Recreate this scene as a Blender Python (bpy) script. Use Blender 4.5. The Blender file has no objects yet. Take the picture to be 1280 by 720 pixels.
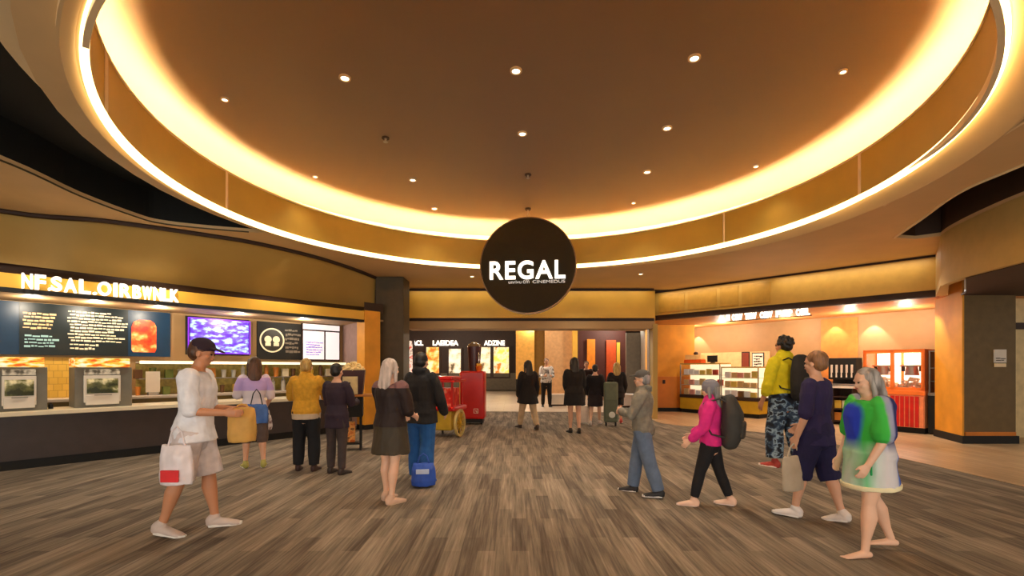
import bpy, bmesh, math, random
from mathutils import Vector, Matrix, noise, Euler
random.seed(7)
SC = bpy.context.scene
COL = SC.collection
pi = math.pi

# ------------------------------------------------------------------ camera, world, exposure, main lights
cam_d = bpy.data.cameras.new('camera'); cam = bpy.data.objects.new('camera', cam_d); COL.objects.link(cam)
cam_d.sensor_width = 36; cam_d.lens = 16.875; cam_d.shift_y = 100/1280; cam_d.clip_end = 200; cam_d.clip_start = 0.05
cam.location = (0, 0, 1.5); cam.rotation_euler = (pi/2, 0, 0)
SC.camera = cam
SC.view_settings.view_transform = 'Standard'; SC.view_settings.look = 'None'
SC.view_settings.exposure = 0.0; SC.view_settings.gamma = 1.0; SC.view_settings.use_curve_mapping = False
w = bpy.data.worlds.new('world'); SC.world = w; w.use_nodes = True
w.node_tree.nodes['Background'].inputs[0].default_value = (1.0, 0.91, 0.80, 1)
w.node_tree.nodes['Background'].inputs[1].default_value = 0.75
WARM = (1.0, 0.72, 0.40); SOFT = (1.0, 0.88, 0.70); GOLD = (1.0, 0.60, 0.20)

def light(name, kind, loc, power, col=SOFT, rad=0.06, angle=110, blend=0.6, aim=None, size=(1, 1)):
    d = bpy.data.lights.new(name, kind); d.energy = power; d.color = col
    if kind == 'AREA':
        d.shape = 'RECTANGLE'; d.size, d.size_y = size
    else:
        d.shadow_soft_size = rad
    if kind == 'SPOT':
        d.spot_size = math.radians(angle); d.spot_blend = blend
    o = bpy.data.objects.new(name, d); o.location = loc; COL.objects.link(o)
    if aim is not None:
        o.rotation_euler = (Vector(aim)-Vector(loc)).to_track_quat('-Z', 'Y').to_euler()
    return o

A = 2.35                      # ceiling plane above the eye
ZC = 1.5 + A
CX, CY, R = 0.225, 6.52, 4.49  # the big ceiling ring
EYE = 1.5
def at(px, py, D): return Vector(((px-640)/600*D, D, EYE+(460-py)/600*D))
def floor_at(px, py):
    D = 600*EYE/(py-460); return Vector(((px-640)/600*D, D, 0))
def ceil_at(px, py, a=A):
    D = 600*a/(460-py); return Vector(((px-640)/600*D, D, EYE+a))

DOWN = [(431, 96), (645, 87), (868, 71), (1054, 88), (281, 123), (653, 166), (834, 159), (516, 224), (809, 214),
        (394, 220), (945, 207), (543, 260), (792, 253)]
ZTOP = 4.90
def zdome(r):
    if r < 2.6: return ZTOP
    u = min(1, (r-2.6)/2.5); return ZTOP-0.22*u**2.6
def dome_at(px, py):
    z = ZTOP
    for _ in range(12):
        p = ceil_at(px, py, z-EYE); z = zdome(math.hypot(p.x-CX, p.y-CY))
    return p
for i, (px, py) in enumerate(DOWN):
    p = dome_at(px, py)
    light('downlight_lamp', 'SPOT', (p.x, p.y, p.z-0.06), 30 if math.hypot(p.x-CX, p.y-CY) > 3.4 else 130, SOFT, 0.05, 92, 0.8)
light('rear_fill', 'AREA', (0, -4.2, 1.9), 420, (1.0, 0.92, 0.82), aim=(0, 6, 2.3), size=(14, 3.2))  # unseen area light added behind the camera to fill ceiling and facades
light('fascia_strip_lamp', 'AREA', (0.5, 13.88, 3.80), 13, SOFT, aim=(0.5, 14.0, 2.0), size=(7.0, 0.05))
for u in (0.25, 0.75):
    ax, ay = 4.44+4.34*u-0.16, 14.8-4.9*u-0.14
    o = light('fascia_strip_lamp', 'AREA', (ax, ay, 3.80), 14, SOFT, size=(3.0, 0.05)); o.rotation_euler = (0, 0, math.atan2(-4.9, 4.34))
# fill spots added over the walkways, partly for counter light; then far hall lamps
for x, y, z, pw in [(-6.7, 6.4, 3.7, 100), (-5.7, 8.0, 3.7, 120), (-4.5, 9.7, 3.7, 110), (5.6, 11.6, 3.7, 90), (7.0, 9.4, 3.7, 180), (1.9, 13.0, 3.75, 60),
                (-1.2, 13.0, 3.75, 60), (8.6, 7.6, 3.7, 120), (-1.0, 1.0, 4.0, 60), (3, 1.0, 4.0, 60)]:
    light('walkway_fill', 'SPOT', (x, y, z), pw, SOFT, 0.08, 130, 0.8)
for x, y, pw in [(-4.5, 20, 260), (0, 19, 320), (3.4, 18, 220), (-4, 26, 320), (1, 26, 360), (5.5, 25, 260)]:
    light('far_hall_lamp', 'POINT', (x, y, 3.8), pw, SOFT, 0.2)

# ------------------------------------------------------------------ materials
def lin(c):
    f = lambda v: (v/255/12.92) if v/255 <= 0.04045 else ((v/255+0.055)/1.055)**2.4
    return (f(c[0]), f(c[1]), f(c[2]), 1)
MATS = {}
def mat(name, rgb, rough=0.6, metal=0.0, vary=0.12, scale=6.0, bump=0.0, emit=None, estr=0.0, spec=0.5, trans=0.0, alpha=None):
    if name in MATS: return MATS[name]
    m = bpy.data.materials.new(name); m.use_nodes = True; nt = m.node_tree; b = nt.nodes['Principled BSDF']
    MATS[name] = m
    c = lin(rgb)
    b.inputs['Roughness'].default_value = rough; b.inputs['Metallic'].default_value = metal
    b.inputs['Specular IOR Level'].default_value = spec
    tc = nt.nodes.new('ShaderNodeTexCoord'); n = nt.nodes.new('ShaderNodeTexNoise')
    n.inputs['Scale'].default_value = scale; n.inputs['Detail'].default_value = 4
    nt.links.new(tc.outputs['Object'], n.inputs['Vector'])
    r = nt.nodes.new('ShaderNodeValToRGB')
    lo = tuple(v*(1-vary) for v in c[:3])+(1,); hi = tuple(min(1, v*(1+vary)) for v in c[:3])+(1,)
    r.color_ramp.elements[0].position = 0.3; r.color_ramp.elements[0].color = lo
    r.color_ramp.elements[1].position = 0.7; r.color_ramp.elements[1].color = hi
    nt.links.new(n.outputs['Fac'], r.inputs['Fac']); nt.links.new(r.outputs['Color'], b.inputs['Base Color'])
    if bump:
        bp = nt.nodes.new('ShaderNodeBump'); bp.inputs['Strength'].default_value = bump; bp.inputs['Distance'].default_value = 0.02
        nt.links.new(n.outputs['Fac'], bp.inputs['Height']); nt.links.new(bp.outputs['Normal'], b.inputs['Normal'])
    if emit is not None:
        b.inputs['Emission Color'].default_value = lin(emit); b.inputs['Emission Strength'].default_value = estr
    if trans:
        b.inputs['Transmission Weight'].default_value = trans
    return m

def glass_mat():
    m = bpy.data.materials.new('clear_glass'); m.use_nodes = True; nt = m.node_tree
    nt.nodes.remove(nt.nodes['Principled BSDF']); out = nt.nodes['Material Output']
    t = nt.nodes.new('ShaderNodeBsdfTransparent'); g = nt.nodes.new('ShaderNodeBsdfGlossy'); g.inputs['Roughness'].default_value = 0.05
    fr = nt.nodes.new('ShaderNodeFresnel'); mx = nt.nodes.new('ShaderNodeMixShader')
    nt.links.new(fr.outputs[0], mx.inputs[0]); nt.links.new(t.outputs[0], mx.inputs[1]); nt.links.new(g.outputs[0], mx.inputs[2])
    nt.links.new(mx.outputs[0], out.inputs['Surface'])
    return m
GLASS = glass_mat()

def ramp_mat(name, stops, axis='Z', lo=0.0, hi=1.0, rough=0.7, vary=0.0, const=True, bump=0.0):
    """bands of fabric colour along one local axis of the thing"""
    m = bpy.data.materials.new(name); m.use_nodes = True; nt = m.node_tree; b = nt.nodes['Principled BSDF']
    b.inputs['Roughness'].default_value = rough
    tc = nt.nodes.new('ShaderNodeTexCoord'); sp = nt.nodes.new('ShaderNodeSeparateXYZ'); mr = nt.nodes.new('ShaderNodeMapRange')
    mr.inputs['From Min'].default_value = lo; mr.inputs['From Max'].default_value = hi
    r = nt.nodes.new('ShaderNodeValToRGB'); r.color_ramp.interpolation = 'CONSTANT' if const else 'LINEAR'
    els = r.color_ramp.elements
    while len(els) < len(stops): els.new(0.5)
    for e, (p, c) in zip(els, stops): e.position = p; e.color = lin(c)
    nt.links.new(tc.outputs['Object'], sp.inputs[0]); nt.links.new(sp.outputs[axis], mr.inputs['Value'])
    nt.links.new(mr.outputs[0], r.inputs[0]); nt.links.new(r.outputs[0], b.inputs['Base Color'])
    MATS[name] = m
    return m

def noise_mat(name, stops, scale=8, detail=3, rough=0.6, emit=0.0, stretch=(1, 1, 1), kind='noise'):
    m = bpy.data.materials.new(name); m.use_nodes = True; nt = m.node_tree; b = nt.nodes['Principled BSDF']
    b.inputs['Roughness'].default_value = rough
    tc = nt.nodes.new('ShaderNodeTexCoord'); mp = nt.nodes.new('ShaderNodeMapping'); mp.inputs['Scale'].default_value = stretch
    if kind == 'voronoi':
        n = nt.nodes.new('ShaderNodeTexVoronoi'); n.inputs['Scale'].default_value = scale; o = n.outputs['Color']
        sep = nt.nodes.new('ShaderNodeSeparateColor'); nt.links.new(o, sep.inputs[0]); o = sep.outputs[0]
    else:
        n = nt.nodes.new('ShaderNodeTexNoise'); n.inputs['Scale'].default_value = scale; n.inputs['Detail'].default_value = detail; o = n.outputs['Fac']
    r = nt.nodes.new('ShaderNodeValToRGB'); els = r.color_ramp.elements
    while len(els) < len(stops): els.new(0.5)
    for e, (p, c) in zip(els, stops): e.position = p; e.color = lin(c)
    nt.links.new(tc.outputs['Object'], mp.inputs[0]); nt.links.new(mp.outputs[0], n.inputs['Vector'])
    nt.links.new(o, r.inputs[0]); nt.links.new(r.outputs[0], b.inputs['Base Color'])
    if emit:
        nt.links.new(r.outputs[0], b.inputs['Emission Color']); b.inputs['Emission Strength'].default_value = emit
    MATS[name] = m
    return m

def carpet_mat():
    m = bpy.data.materials.new('striped_plank_carpet'); m.use_nodes = True; nt = m.node_tree; b = nt.nodes['Principled BSDF']
    b.inputs['Roughness'].default_value = 0.95; b.inputs['Specular IOR Level'].default_value = 0.15
    L = nt.links.new
    tc = nt.nodes.new('ShaderNodeTexCoord'); sp = nt.nodes.new('ShaderNodeSeparateXYZ'); cb = nt.nodes.new('ShaderNodeCombineXYZ')
    L(tc.outputs['Object'], sp.inputs[0]); L(sp.outputs['Y'], cb.inputs['X']); L(sp.outputs['X'], cb.inputs['Y'])
    br = nt.nodes.new('ShaderNodeTexBrick'); br.offset = 0.37; br.inputs['Scale'].default_value = 1
    br.inputs['Brick Width'].default_value = 0.85; br.inputs['Row Height'].default_value = 0.14; br.inputs['Mortar Size'].default_value = 0.0
    br.inputs['Color1'].default_value = (0, 0, 0, 1); br.inputs['Color2'].default_value = (1, 1, 1, 1)
    L(cb.outputs[0], br.inputs['Vector'])
    mp = nt.nodes.new('ShaderNodeMapping'); mp.inputs['Scale'].default_value = (42, 1.3, 1)
    L(tc.outputs['Object'], mp.inputs[0])
    n = nt.nodes.new('ShaderNodeTexNoise'); n.inputs['Scale'].default_value = 1.0; n.inputs['Detail'].default_value = 5; n.inputs['Roughness'].default_value = 0.65
    L(mp.outputs[0], n.inputs['Vector'])
    n2 = nt.nodes.new('ShaderNodeTexNoise'); n2.inputs['Scale'].default_value = 1.0; n2.inputs['Detail'].default_value = 2
    mp2 = nt.nodes.new('ShaderNodeMapping'); mp2.inputs['Scale'].default_value = (9, 0.9, 1); L(tc.outputs['Object'], mp2.inputs[0]); L(mp2.outputs[0], n2.inputs['Vector'])
    def ma(op, a, bb):
        x = nt.nodes.new('ShaderNodeMath'); x.operation = op
        for i, v in enumerate((a, bb)):
            if isinstance(v, (int, float)): x.inputs[i].default_value = v
            else: L(v, x.inputs[i])
        return x.outputs[0]
    s = ma('ADD', ma('MULTIPLY', n.outputs['Fac'], 0.64), ma('MULTIPLY', br.outputs['Color'], 0.18))
    s = ma('ADD', s, ma('MULTIPLY', n2.outputs['Fac'], 0.42))
    r = nt.nodes.new('ShaderNodeValToRGB'); els = r.color_ramp.elements
    for _ in range(2): els.new(0.5)
    for e, (p, c) in zip(els, [(0.40, (76, 68, 60)), (0.55, (104, 94, 83)), (0.68, (130, 119, 104)), (0.86, (164, 150, 132))]): e.position = p; e.color = lin(c)
    L(s, r.inputs[0]); L(r.outputs[0], b.inputs['Base Color'])
    bp = nt.nodes.new('ShaderNodeBump'); bp.inputs['Strength'].default_value = 0.4; bp.inputs['Distance'].default_value = 0.01
    L(n.outputs['Fac'], bp.inputs['Height']); L(bp.outputs[0], b.inputs['Normal'])
    return m

def tile_mat(name, c1, c2, w_, h_, mort, mc, rough=0.4, axes='XY'):
    m = bpy.data.materials.new(name); m.use_nodes = True; nt = m.node_tree; b = nt.nodes['Principled BSDF']
    b.inputs['Roughness'].default_value = rough; L = nt.links.new
    tc = nt.nodes.new('ShaderNodeTexCoord'); sp = nt.nodes.new('ShaderNodeSeparateXYZ'); cb = nt.nodes.new('ShaderNodeCombineXYZ')
    L(tc.outputs['Object'], sp.inputs[0]); L(sp.outputs[axes[0]], cb.inputs['X']); L(sp.outputs[axes[1]], cb.inputs['Y'])
    br = nt.nodes.new('ShaderNodeTexBrick'); br.inputs['Scale'].default_value = 1
    br.inputs['Brick Width'].default_value = w_; br.inputs['Row Height'].default_value = h_; br.inputs['Mortar Size'].default_value = mort
    br.inputs['Color1'].default_value = lin(c1); br.inputs['Color2'].default_value = lin(c2); br.inputs['Mortar'].default_value = lin(mc)
    L(cb.outputs[0], br.inputs['Vector']); L(br.outputs['Color'], b.inputs['Base Color'])
    return m

# ------------------------------------------------------------------ mesh helpers
def box(bm, c, s, rz=0.0, bev=0.0, M=None):
    r = bmesh.ops.create_cube(bm, size=1.0)
    vs = r['verts']
    T = Matrix.Translation(c) @ Matrix.Rotation(rz, 4, 'Z') @ Matrix.Diagonal((s[0], s[1], s[2], 1))
    if M is not None: T = M @ T
    bmesh.ops.transform(bm, matrix=T, verts=vs)
    if bev > 0:
        es = list({e for v in vs for e in v.link_edges})
        bmesh.ops.bevel(bm, geom=es, offset=bev, segments=2, profile=0.5, affect='EDGES')
def cyl(bm, c, r1, r2, h, n=24, axis='Z', M=None, caps=True):
    T = Matrix.Translation(c)
    if axis == 'X': T = T @ Matrix.Rotation(pi/2, 4, 'Y')
    if axis == 'Y': T = T @ Matrix.Rotation(pi/2, 4, 'X')
    if M is not None: T = M @ T
    return bmesh.ops.create_cone(bm, cap_ends=caps, segments=n, radius1=r1, radius2=r2, depth=h, matrix=T)['verts']
def ball(bm, c, r, M=None, u=16, v=10):
    if not hasattr(r, '__len__'): r = (r, r, r)
    T = Matrix.Translation(c) @ Matrix.Diagonal((r[0], r[1], r[2], 1))
    if M is not None: T = M @ T
    return bmesh.ops.create_uvsphere(bm, u_segments=u, v_segments=v, radius=1.0, matrix=T)['verts']
def tube(bm, pts, radii, side=(1, 0, 0), n=14, rnd=True):
    r0_ = rnd and rnd != 'end'
    pts = [Vector(p) for p in pts]; side = Vector(side)
    rad = [(r, r) if not hasattr(r, '__len__') else r for r in radii]
    rings = []
    k = len(pts)
    def frame(i):
        t = (pts[min(i+1, k-1)]-pts[max(i-1, 0)]).normalized()
        a = (side-t*side.dot(t))
        if a.length < 1e-4: a = t.orthogonal()
        a.normalize(); return t, a, t.cross(a)
    def ring(c, ra, rb, a, b):
        return [bm.verts.new(c+a*(ra*math.cos(2*pi*j/n))+b*(rb*math.sin(2*pi*j/n))) for j in range(n)]
    if r0_:
        t, a, b = frame(0); m = min(rad[0])
        for f in (0.9, 0.6): rings.append(ring(pts[0]-t*m*f, rad[0][0]*math.sqrt(1-f*f), rad[0][1]*math.sqrt(1-f*f), a, b))
    for i in range(k):
        t, a, b = frame(i); rings.append(ring(pts[i], rad[i][0], rad[i][1], a, b))
    if rnd:
        t, a, b = frame(k-1); m = min(rad[-1])
        for f in (0.6, 0.9): rings.append(ring(pts[-1]+t*m*f, rad[-1][0]*math.sqrt(1-f*f), rad[-1][1]*math.sqrt(1-f*f), a, b))
    for r0, r1 in zip(rings, rings[1:]):
        for j in range(n): bm.faces.new((r0[j], r0[(j+1) % n], r1[(j+1) % n], r1[j]))
    bm.faces.new(rings[0][::-1]); bm.faces.new(rings[-1])
def mk(name, bm, m, parent=None, loc=(0, 0, 0), rz=0.0, smooth=False, kind=None, label=None, cat=None, group=None):
    me = bpy.data.meshes.new(name)
    if isinstance(bm, bmesh.types.BMesh):
        bmesh.ops.recalc_face_normals(bm, faces=bm.faces[:])
        if smooth:
            for f in bm.faces: f.smooth = True
        bm.to_mesh(me); bm.free()
    else: me = bm
    if m is not None: me.materials.clear(); me.materials.append(m)
    o = bpy.data.objects.new(name, me); o.location = loc; o.rotation_euler = (0, 0, rz); COL.objects.link(o)
    if parent is not None: o.parent = parent
    if kind: o['kind'] = kind
    tag(o, label, cat, group)
    if smooth and hasattr(me, 'set_sharp_from_angle'): me.set_sharp_from_angle(angle=math.radians(45))
    return o
def tag(o, label=None, cat=None, group=None):
    if label: o['label'] = label
    if cat: o['category'] = cat
    if group: o['group'] = group
def thing(name, label, cat, loc=(0, 0, 0), rz=0.0, group=None):
    o = bpy.data.objects.new(name, None); o.empty_display_size = 0.1; o.location = loc; o.rotation_euler = (0, 0, rz); COL.objects.link(o)
    tag(o, label, cat, group); return o
KIDS = {}
def dup(root, loc, rz, label=None):
    r = root.copy(); r.location = loc; r.rotation_euler = (0, 0, rz); COL.objects.link(r)
    if label: r['label'] = label
    for c in [x for x in list(COL.objects) if x.parent == root]:
        cc = c.copy(); cc.parent = r; COL.objects.link(cc)
    return r
def B(): return bmesh.new()
def bx(name, c, s, m, parent=None, rz=0.0, bev=0.0, loc=(0, 0, 0), orz=0.0, **kw):
    b = B(); box(b, c, s, rz, bev); return mk(name, b, m, parent, loc, orz, **kw)
def prism(bm, poly, z0, z1):
    lo = [bm.verts.new((p[0], p[1], z0)) for p in poly]; hi = [bm.verts.new((p[0], p[1], z1)) for p in poly]
    n = len(poly)
    for i in range(n): bm.faces.new((lo[i], lo[(i+1) % n], hi[(i+1) % n], hi[i]))
    bm.faces.new(lo[::-1]); bm.faces.new(hi)
def fill2d(outer, holes, z, thick):
    cu = bpy.data.curves.new('c', 'CURVE'); cu.dimensions = '2D'; cu.fill_mode = 'BOTH'; cu.extrude = thick/2
    for poly in [outer]+holes:
        s = cu.splines.new('POLY'); s.points.add(len(poly)-1); s.use_cyclic_u = True
        for q, p in zip(s.points, poly): q.co = (p[0], p[1], 0, 1)
    o = bpy.data.objects.new('c', cu); COL.objects.link(o)
    dg = bpy.context.evaluated_depsgraph_get(); me = bpy.data.meshes.new_from_object(o.evaluated_get(dg))
    bpy.data.objects.remove(o); bpy.data.curves.remove(cu)
    me.transform(Matrix.Translation((0, 0, z+thick/2)))
    return me
def text_mesh(s, width, height, ext=0.02, bold=0.0, sp=1.0):
    """upright lettering in the local XZ plane, lower left corner at the origin"""
    cu = bpy.data.curves.new('t', 'FONT'); cu.body = s; cu.size = 1; cu.extrude = 0.02; cu.offset = bold; cu.space_character = sp
    o = bpy.data.objects.new('t', cu); COL.objects.link(o)
    dg = bpy.context.evaluated_depsgraph_get(); me = bpy.data.meshes.new_from_object(o.evaluated_get(dg))
    bpy.data.objects.remove(o); bpy.data.curves.remove(cu)
    xs = [v.co.x for v in me.vertices]; ys = [v.co.y for v in me.vertices]
    x0, x1, y0, y1 = min(xs), max(xs), min(ys), max(ys)
    for v in me.vertices:
        x, y, z = v.co
        v.co = ((x-x0)/(x1-x0)*width, -z/0.02*ext/2, (y-y0)/(y1-y0)*height)
    me.flip_normals()
    return me
def ring_wall(bm, cx, cy, r0, r1, z0, z1, n=128, a0=0, a1=2*pi):
    """solid ring of rectangular section"""
    full = abs(a1-a0-2*pi) < 1e-6; k = n if full else n+1
    S = []
    for i in range(k):
        a = a0+(a1-a0)*i/n; c, s = math.cos(a), math.sin(a)
        S.append([bm.verts.new((cx+r*c, cy+r*s, z)) for r, z in ((r0, z0), (r1, z0), (r1, z1), (r0, z1))])
    for i in range(n):
        p, q = S[i], S[(i+1) % k]
        for j in range(4): bm.faces.new((p[j], p[(j+1) % 4], q[(j+1) % 4], q[j]))
    if not full: bm.faces.new(S[0]); bm.faces.new(S[-1][::-1])
def taper_ring(bm, cx, cy, r0, r1, z0, z1, a0, a1, ta, n=150):
    """arc of rectangular section whose height thins out over ta radians at each end"""
    S = []
    for i in range(n+1):
        a = a0+(a1-a0)*i/n; f = max(0.04, min(1, (a-a0)/ta, (a1-a)/ta)); f = f*f*(3-2*f); zl = z1-(z1-z0)*f; c, s = math.cos(a), math.sin(a)
        S.append([bm.verts.new((cx+r*c, cy+r*s, z)) for r, z in ((r0, zl), (r1, zl), (r1, z1), (r0, z1))])
    for p, q in zip(S, S[1:]):
        for j in range(4): bm.faces.new((p[j], p[(j+1) % 4], q[(j+1) % 4], q[j]))
    bm.faces.new(S[0]); bm.faces.new(S[-1][::-1])
def sheet(bm, P, Q):
    a = [bm.verts.new(p) for p in P]; b = [bm.verts.new(q) for q in Q]
    for i in range(len(P)-1): bm.faces.new((a[i], a[i+1], b[i+1], b[i]))
def smooth_poly(pts, k=6):
    out = []
    n = len(pts)
    for i in range(n-1):
        p0, p1, p2, p3 = pts[max(i-1, 0)], pts[i], pts[i+1], pts[min(i+2, n-1)]
        for j in range(k):
            t = j/k
            out.append(tuple(0.5*((2*b)+(-a+c)*t+(2*a-5*b+4*c-d)*t*t+(-a+3*b-3*c+d)*t**3) for a, b, c, d in zip(p0, p1, p2, p3)))
    out.append(tuple(pts[-1])); return out
# ------------------------------------------------------------------ the room shell
M_ceil = mat('tan_ceiling_paint', (224, 190, 138), 0.55, vary=0.05, scale=1.5)
M_dome = mat('brown_dome_paint', (142, 118, 96), 0.6, vary=0.03, scale=1.0)
M_band = mat('gold_band_paint', (196, 158, 62), 0.5, vary=0.06, scale=2)
M_black = mat('near_black_paint', (16, 16, 15), 0.7)
M_dark = mat('dark_brown_paint', (52, 30, 18), 0.6)
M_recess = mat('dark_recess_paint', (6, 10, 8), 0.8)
M_recess2 = mat('brown_recess_paint', (64, 40, 20), 0.7)
M_tan = mat('tan_wall_paint', (172, 138, 92), 0.6, vary=0.05, scale=2)
M_cornice = mat('ochre_cornice_paint', (178, 146, 76), 0.6, vary=0.06, scale=1.5)
M_gold = mat('gold_fascia_paint', (222, 172, 60), 0.45, vary=0.12, scale=1.2)
M_cream = mat('cream_fascia_paint', (198, 165, 98), 0.55, vary=0.05)
M_orange = mat('orange_wood_panel', (230, 158, 44), 0.6, vary=0.12, scale=2.5)
M_orange2 = mat('deep_orange_wood_panel', (214, 124, 28), 0.4, vary=0.12, scale=2.5)
M_olive = mat('olive_brown_paint', (110, 88, 50), 0.6)
M_column = mat('dark_column_paint', (74, 62, 40), 0.6)
M_grey = mat('grey_panel', (120, 112, 100), 0.5)
M_white = mat('white_laminate', (225, 215, 200), 0.35, vary=0.03)
M_led = mat('warm_led_strip', (255, 240, 210), 0.5, emit=(255, 218, 152), estr=190.0)
M_led_low = mat('warm_led_rim', (255, 240, 210), 0.5, emit=(255, 218, 150), estr=13)
M_joint = mat('pale_joint_metal', (248, 220, 172), 0.4, vary=0.02)
M_steel = mat('brushed_steel', (170, 165, 158), 0.35, metal=0.8)
M_chrome = mat('chrome', (210, 208, 205), 0.15, metal=1.0, vary=0.02)
M_red = mat('red_gloss_paint', (200, 24, 16), 0.3, vary=0.06)
M_yellow = mat('yellow_paint', (214, 170, 40), 0.45, vary=0.08)
M_letters = mat('lit_white_letters', (255, 250, 240), 0.5, emit=(255, 244, 226), estr=1.6)
M_carpet = carpet_mat()
M_tile = tile_mat('beige_floor_tile', (208, 178, 140), (190, 158, 120), 0.9, 0.15, 0.004, (140, 115, 85), 0.35, 'YX')
M_tile_far = tile_mat('cream_floor_tile', (216, 202, 184), (206, 190, 170), 0.6, 0.6, 0.006, (170, 150, 130), 0.3)

# floor
bx('floor', (0, 13.5, -0.05), (34, 41, 0.1), M_carpet, kind='structure')
b = B(); prism(b, smooth_poly([(6.45, -4), (6.45, 3), (6.47, 7.5), (6.35, 9.6), (5.9, 11.0), (5.0, 12.0), (4.1, 12.9), (4.1, 14.2)], 5)+[(4.1, 16.4), (15, 16.4), (15, -4)], 0.0, 0.006)
mk('floor_tile', b, M_tile, kind='structure')
b = B(); prism(b, [(-6.9, 17.2), (-1.5, 16.6), (4.05, 16.2), (4.05, 16.9), (7, 17), (7.2, 31.5), (-9, 31.5)], 0.0, 0.008)
mk('floor_far_tile', b, M_tile_far, kind='structure')

# main ceiling slab with its three openings
circ = [(CX+(R+0.02)*math.cos(2*pi*i/256), CY+(R+0.02)*math.sin(2*pi*i/256)) for i in range(256)]
tip = ceil_at(311, 290); RO = 4.87
lower_outer = [(-6.6, -2), (-6.3, 1.5), (-6.0, 3.6)]+[tuple(ceil_at(*p)[:2]) for p in [(0, 200), (100, 245), (170, 271), (200, 279), (250, 285)]]+[tuple(tip[:2])]
inner_arc = []
for i in range(16):
    a = math.radians(158+(248-158)*i/15); inner_arc.append((CX+RO*math.cos(a), CY+RO*math.sin(a)))
crescent = smooth_poly(lower_outer, 4)+inner_arc
rin = [tuple(ceil_at(*p)[:2]) for p in [(1280, 205), (1200, 240), (1150, 275), (1118, 297)]]
rin = [(5.6, 0.5), (5.75, 3.8)]+rin
drum_b = [(5.2, 0.5), (6.1, 3.6), (6.6, 5.4), (6.98, 6.54), (7.2, 7.35), (7.5, 8.1), (7.62, 8.53)]
drum_b = [(7.2, 0.5), (7.0, 3.6), (6.95, 5.4), (6.98, 6.54), (7.18, 7.45), (7.42, 8.15), (7.62, 8.53)]
recess_r = smooth_poly(rin, 5)+[(7.35, 8.75)]+smooth_poly(drum_b, 4)[::-1]
slit = [tuple(ceil_at(*p)[:2]) for p in [(1400, 35), (1280, 112), (1235, 145), (1190, 187), (1186, 207), (1230, 181), (1280, 152), (1400, 84)]]
outer = [(-15, -5), (15, -5), (15, 14.4), (-15, 14.4)]
me = fill2d(outer, [circ, crescent, recess_r, slit], ZC, 0.06)
mk('ceiling', me, M_ceil, kind='structure')
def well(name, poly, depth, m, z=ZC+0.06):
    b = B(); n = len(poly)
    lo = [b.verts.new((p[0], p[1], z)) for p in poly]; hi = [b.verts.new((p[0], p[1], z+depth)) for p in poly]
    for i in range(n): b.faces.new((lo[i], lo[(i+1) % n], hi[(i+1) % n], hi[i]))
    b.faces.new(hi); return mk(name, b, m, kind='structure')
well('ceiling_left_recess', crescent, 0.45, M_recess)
well('ceiling_right_recess', recess_r, 0.5, M_recess2)
well('ceiling_slit_recess', slit, 0.1, M_dark)
def rail(name, pts, r, m, z, k=6):
    b = B(); P = [(p[0], p[1], z) for p in smooth_poly(pts, k)]; tube(b, P, [r]*len(P), (0, 0, 1), 8, False); return mk(name, b, m, kind='structure', smooth=True)
rail('trim_1', rin, 0.022, M_joint, ZC)
rail('trim_2', [(4.6, 3.6)]+[tuple(ceil_at(*p)[:2]) for p in [(1280, 151), (1190, 206), (1105, 256)]], 0.024, M_joint, ZC)
rail('trim_3', lower_outer[2:], 0.012, M_column, ZC)
# ring: gold band, lit rim, cove shelf, dome
b = B(); ring_wall(b, CX, CY, R, R+0.025, ZC-0.005, 4.40); mk('ceiling_band', b, M_band, kind='structure', smooth=True)
b = B(); ring_wall(b, CX, CY, R+0.03, R+0.055, ZC-0.05, ZC-0.02, 90, math.radians(-110), math.radians(12)); mk('ceiling_rim_light', b, M_led_low, kind='structure')
b = B(); taper_ring(b, CX, CY, R-0.013, R+0.045, ZC-0.08, ZC-0.004, math.radians(-32), math.radians(240), math.radians(50)); mk('ceiling_far_rim_light', b, mat('warm_led_rim_visible', (255, 240, 210), 0.5, emit=(255, 220, 155), estr=4.0), kind='structure')
b = B(); taper_ring(b, CX, CY, R-0.012, R+0.027, ZC-0.085, ZC-0.0, math.radians(-150), math.radians(2), math.radians(34)); mk('ceiling_rim_shield', b, M_joint, kind='structure', smooth=True)
b = B(); rr_ = []
for i in range(129):
    a = math.radians(-110+360*i/128); dg_ = -110+360*i/128; f = 1.0 if dg_ < 25 else (0.25 if dg_ > 95 and dg_ < 235 else (1-0.75*(dg_-25)/70 if dg_ <= 95 else 0.25+0.75*(dg_-235)/15)); q = R+0.065; q2 = R+0.07+0.31*f
    rr_.append([(CX+q*math.cos(a), CY+q*math.sin(a), ZC-0.006), (CX+q2*math.cos(a), CY+q2*math.sin(a), ZC-0.02-0.10*f), (CX+(q2+0.02)*math.cos(a), CY+(q2+0.02)*math.sin(a), ZC-0.02-0.10*f), (CX+(q2+0.02)*math.cos(a), CY+(q2+0.02)*math.sin(a), ZC+0.01)])
for j in range(3): sheet(b, [q[j] for q in rr_], [q[j+1] for q in rr_])
mk('ceiling_ledge_edge', b, M_ceil, kind='structure', smooth=True)
b = B(); ring_wall(b, CX, CY, R+0.02, 5.15, 4.22, 4.26, 128); mk('ceiling_cove_shelf', b, M_joint, kind='structure')
b = B(); ring_wall(b, CX, CY, 5.1, 5.15, 4.24, 4.70, 128); mk('ceiling_cove_wall', b, M_joint, kind='structure')
b = B(); ring_wall(b, CX, CY, R+0.15, R+0.21, 4.262, 4.30, 160); mk('ceiling_cove_light', b, M_led, kind='structure')
b = B(); ring_wall(b, CX, CY, R-0.01, R+0.08, 4.40, 4.425, 128); mk('ceiling_band_lip', b, M_joint, kind='structure', smooth=True)
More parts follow.
